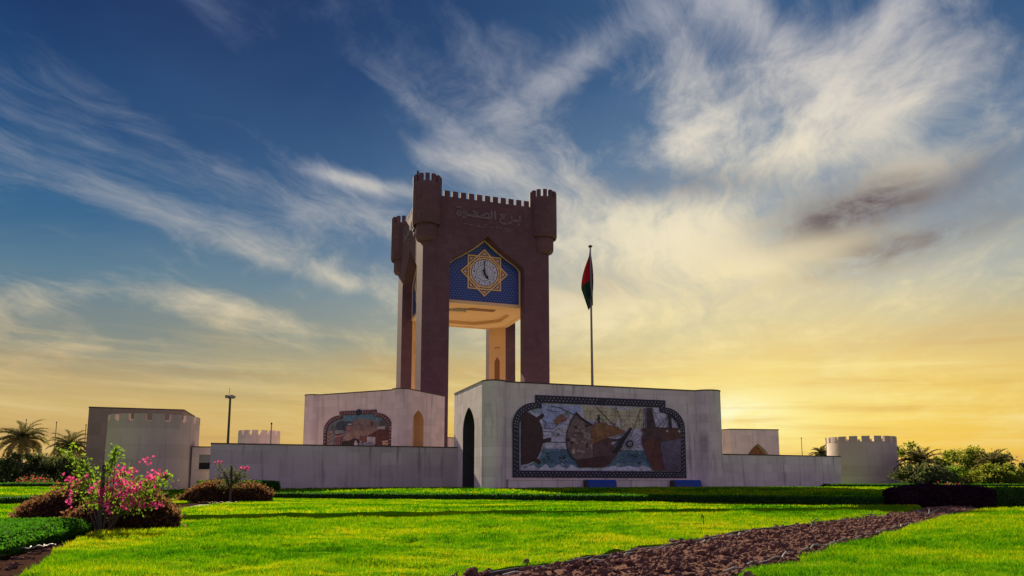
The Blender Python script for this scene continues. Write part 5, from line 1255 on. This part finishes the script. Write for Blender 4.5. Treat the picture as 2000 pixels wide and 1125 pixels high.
# ------------------------------------------------------------------ small things
def hose(label, pts, r, m, wob=.03):
    p = resample(pts, 60); z = p[:, 2] if p.shape[1] > 2 else np.full(len(p), .05)
    b = MB(); b.tube([(x + wob * math.sin(i * .9), y, zz + wob * .5 * math.sin(i * 1.7)) for i, (x, y, zz) in enumerate(zip(p[:, 0], p[:, 1], z))], r, 7)
    o = obj('irrigation_hose', b, m, smooth=True); tag(o, label, 'hose')
ofs = lambda pl, dx, dy, z: [(x + dx, y + dy, z) for x, y in pl]
hose('black hose tight along the cut edge of the front lawn', ofs(nl_right[1:], .22, -.12, .10), .022, M['hose'])
hose('second dark hose lying just outside the first one along the front lawn edge', ofs(nl_right[1:6], .42, -.26, .09), .022, M['hosegrey'], .05)
hose('pale thin hose along the left edge of the right lawn', ofs(rl_left[1:6], -.22, .10, .10), .018, M['hosegrey'], .06)
hose('pale hose on the soil in front of the clipped hedge', [(-10.9, 13.2, .05), (-10.2, 14.4, .06), (-9.9, 15.6, .08), (-9.9, 16.3, .08)], .018, M['hosegrey'], .04)
hose('thin pipe lying on the path beside the brown hedge', [(-13.4, 33.5, .10), (-15.2, 38, .12), (-17, 43, .12), (-18.4, 46, .12)], .05, M['hosegrey'], .05)
def sprinkler():
    c = at(1374, 1027, 22.5); t = thing('sprinkler', 'small black riser sprinkler standing in the front lawn', 'sprinkler', (c.x, c.y, .1))
    b = MB(); b.tube([(0, 0, -.05), (0, 0, .2), (.0, 0, .30)], .012, 7); obj('riser', b, M['black'], t, fix=False)
    b = MB(); b.tube([(0, 0, .30), (-.015, 0, .36), (-.035, 0, .37), (-.055, 0, .33), (-.065, 0, .24)], .014, 7); b.cyl(0, 0, .03, .022, .28, .33, 8); obj('head', b, M['black'], t, fix=False)
sprinkler()
def branch(lab, px, py, Y, pts, r=.02, m='twig'):
    c = at(px, py, Y); b = MB()
    for pl in pts: b.tube([Vector(p) for p in pl], [r * (1 - .6 * k / max(1, len(pl) - 1)) for k in range(len(pl))], 5)
    o = obj('dry_branch', b, M[m]); o.location = (c.x, c.y, .1); tag(o, lab, 'branch', 'dry branches on the soil')
branch('dark bent stick lying on the soil clods', 1588, 1030, 22.5, [[(-.05, 0, 0), (0, 0, .14), (.1, .1, .2), (.26, .2, .25)], [(0, 0, .14), (-.03, .1, .2)]], .03, 'darkmetal')
branch('pale forked twig at the tip of the soil bed', 1812, 1014, 30, [[(-.3, .2, .25), (-.05, 0, .05), (.02, 0, -.1)], [(-.05, 0, .05), (.6, .2, .3)], [(.1, .05, .1), (.2, .2, .3)]], .035, 'hosegrey')
branch('small pale twig half way along the soil bed', 1700, 1010, 30, [[(-.3, .1, .05), (0, 0, .08), (.15, 0, .25)], [(0, 0, .08), (.25, .1, .05)]], .03, 'hosegrey')
for i in range(16):
    a = random.uniform(-11.5, -8.2); y = random.uniform(12.0, 14.0); p0 = Vector((a, y, .02)); an = random.uniform(-.5, .9)
    if a > -4.6 - (y - 6) * .52 - .4: continue
    L = random.uniform(.35, .9); b = MB(); pts = [(L * k * math.cos(an), L * k * math.sin(an), .04 + .07 * math.sin(k * 3 + i)) for k in np.linspace(0, 1, 6)]; b.tube(pts, [.014 * (1 - .6 * k) for k in np.linspace(0, 1, 6)], 5)
    o = obj('dry_twig', b, M['twig']); o.location = p0; tag(o, 'dry brown stem lying on the soil in the near left corner of the flower bed', 'stem', 'dry stems on the soil of the left bed')
def spot(lab, px, py, Y):
    c = at(px, py, Y); t = thing('floodlight', lab, 'floodlight', (c.x, c.y, c.z - .2))
    b = MB(); b.box(-.22, .22, -.16, .16, -.05, .32); obj('housing', b, M['black'], t, fix=False); b = MB(); b.box(-.05, .05, -.05, .05, -.3, -.052); obj('stand', b, M['darkmetal'], t, fix=False)
spot('small black floodlight at the foot of the bluish white wall', 1500, 954, 88)
def car():
    c = at(2, 945, 122); t = thing('parked_car', 'small silver car cut off by the left edge of the picture', 'car', (c.x, c.y, 1.23), R(5))
    f = lambda s, z, d: (s, d, z)
    b = MB(); b.plate([(-2.1, .35), (2.1, .35), (2.15, .8), (1.2, .95), (.6, 1.4), (-1.0, 1.45), (-1.7, 1.0), (-2.15, .9)], f, -.85, .85); obj('body', b, M['carpaint'], t, fix=False)
    for s in (-1, 1):
        b = MB(); b.plate([(1.0, .97), (.52, 1.34), (-.92, 1.38), (-1.5, 1.0)], f, s * .86 - .005, s * .86 + .005); obj('window', b, M['glass'], t, fix=False)
        for x in (-1.3, 1.3): b = MB(); b.plate(circ_at(x, .33, .33, 18), f, s * .8 - .1, s * .8 + .1); obj('wheel', b, M['black'], t, fix=False)
car()
def fence():
    a = at(1952, 957, 92); t = thing('white_fence', 'low pale fence panel at the right edge behind the hedges', 'fence', (a.x, a.y, .9), R(-2))
    for i in range(7): b = MB(); b.box(i * .9, i * .9 + .12, 0, .1, -.2, .62); obj('post', b, M['white'], t, fix=False)
    b = MB(); b.box(-.05, 5.6, -.04, -.005, .1, .55); obj('panel', b, M['white'], t, fix=False)
fence()
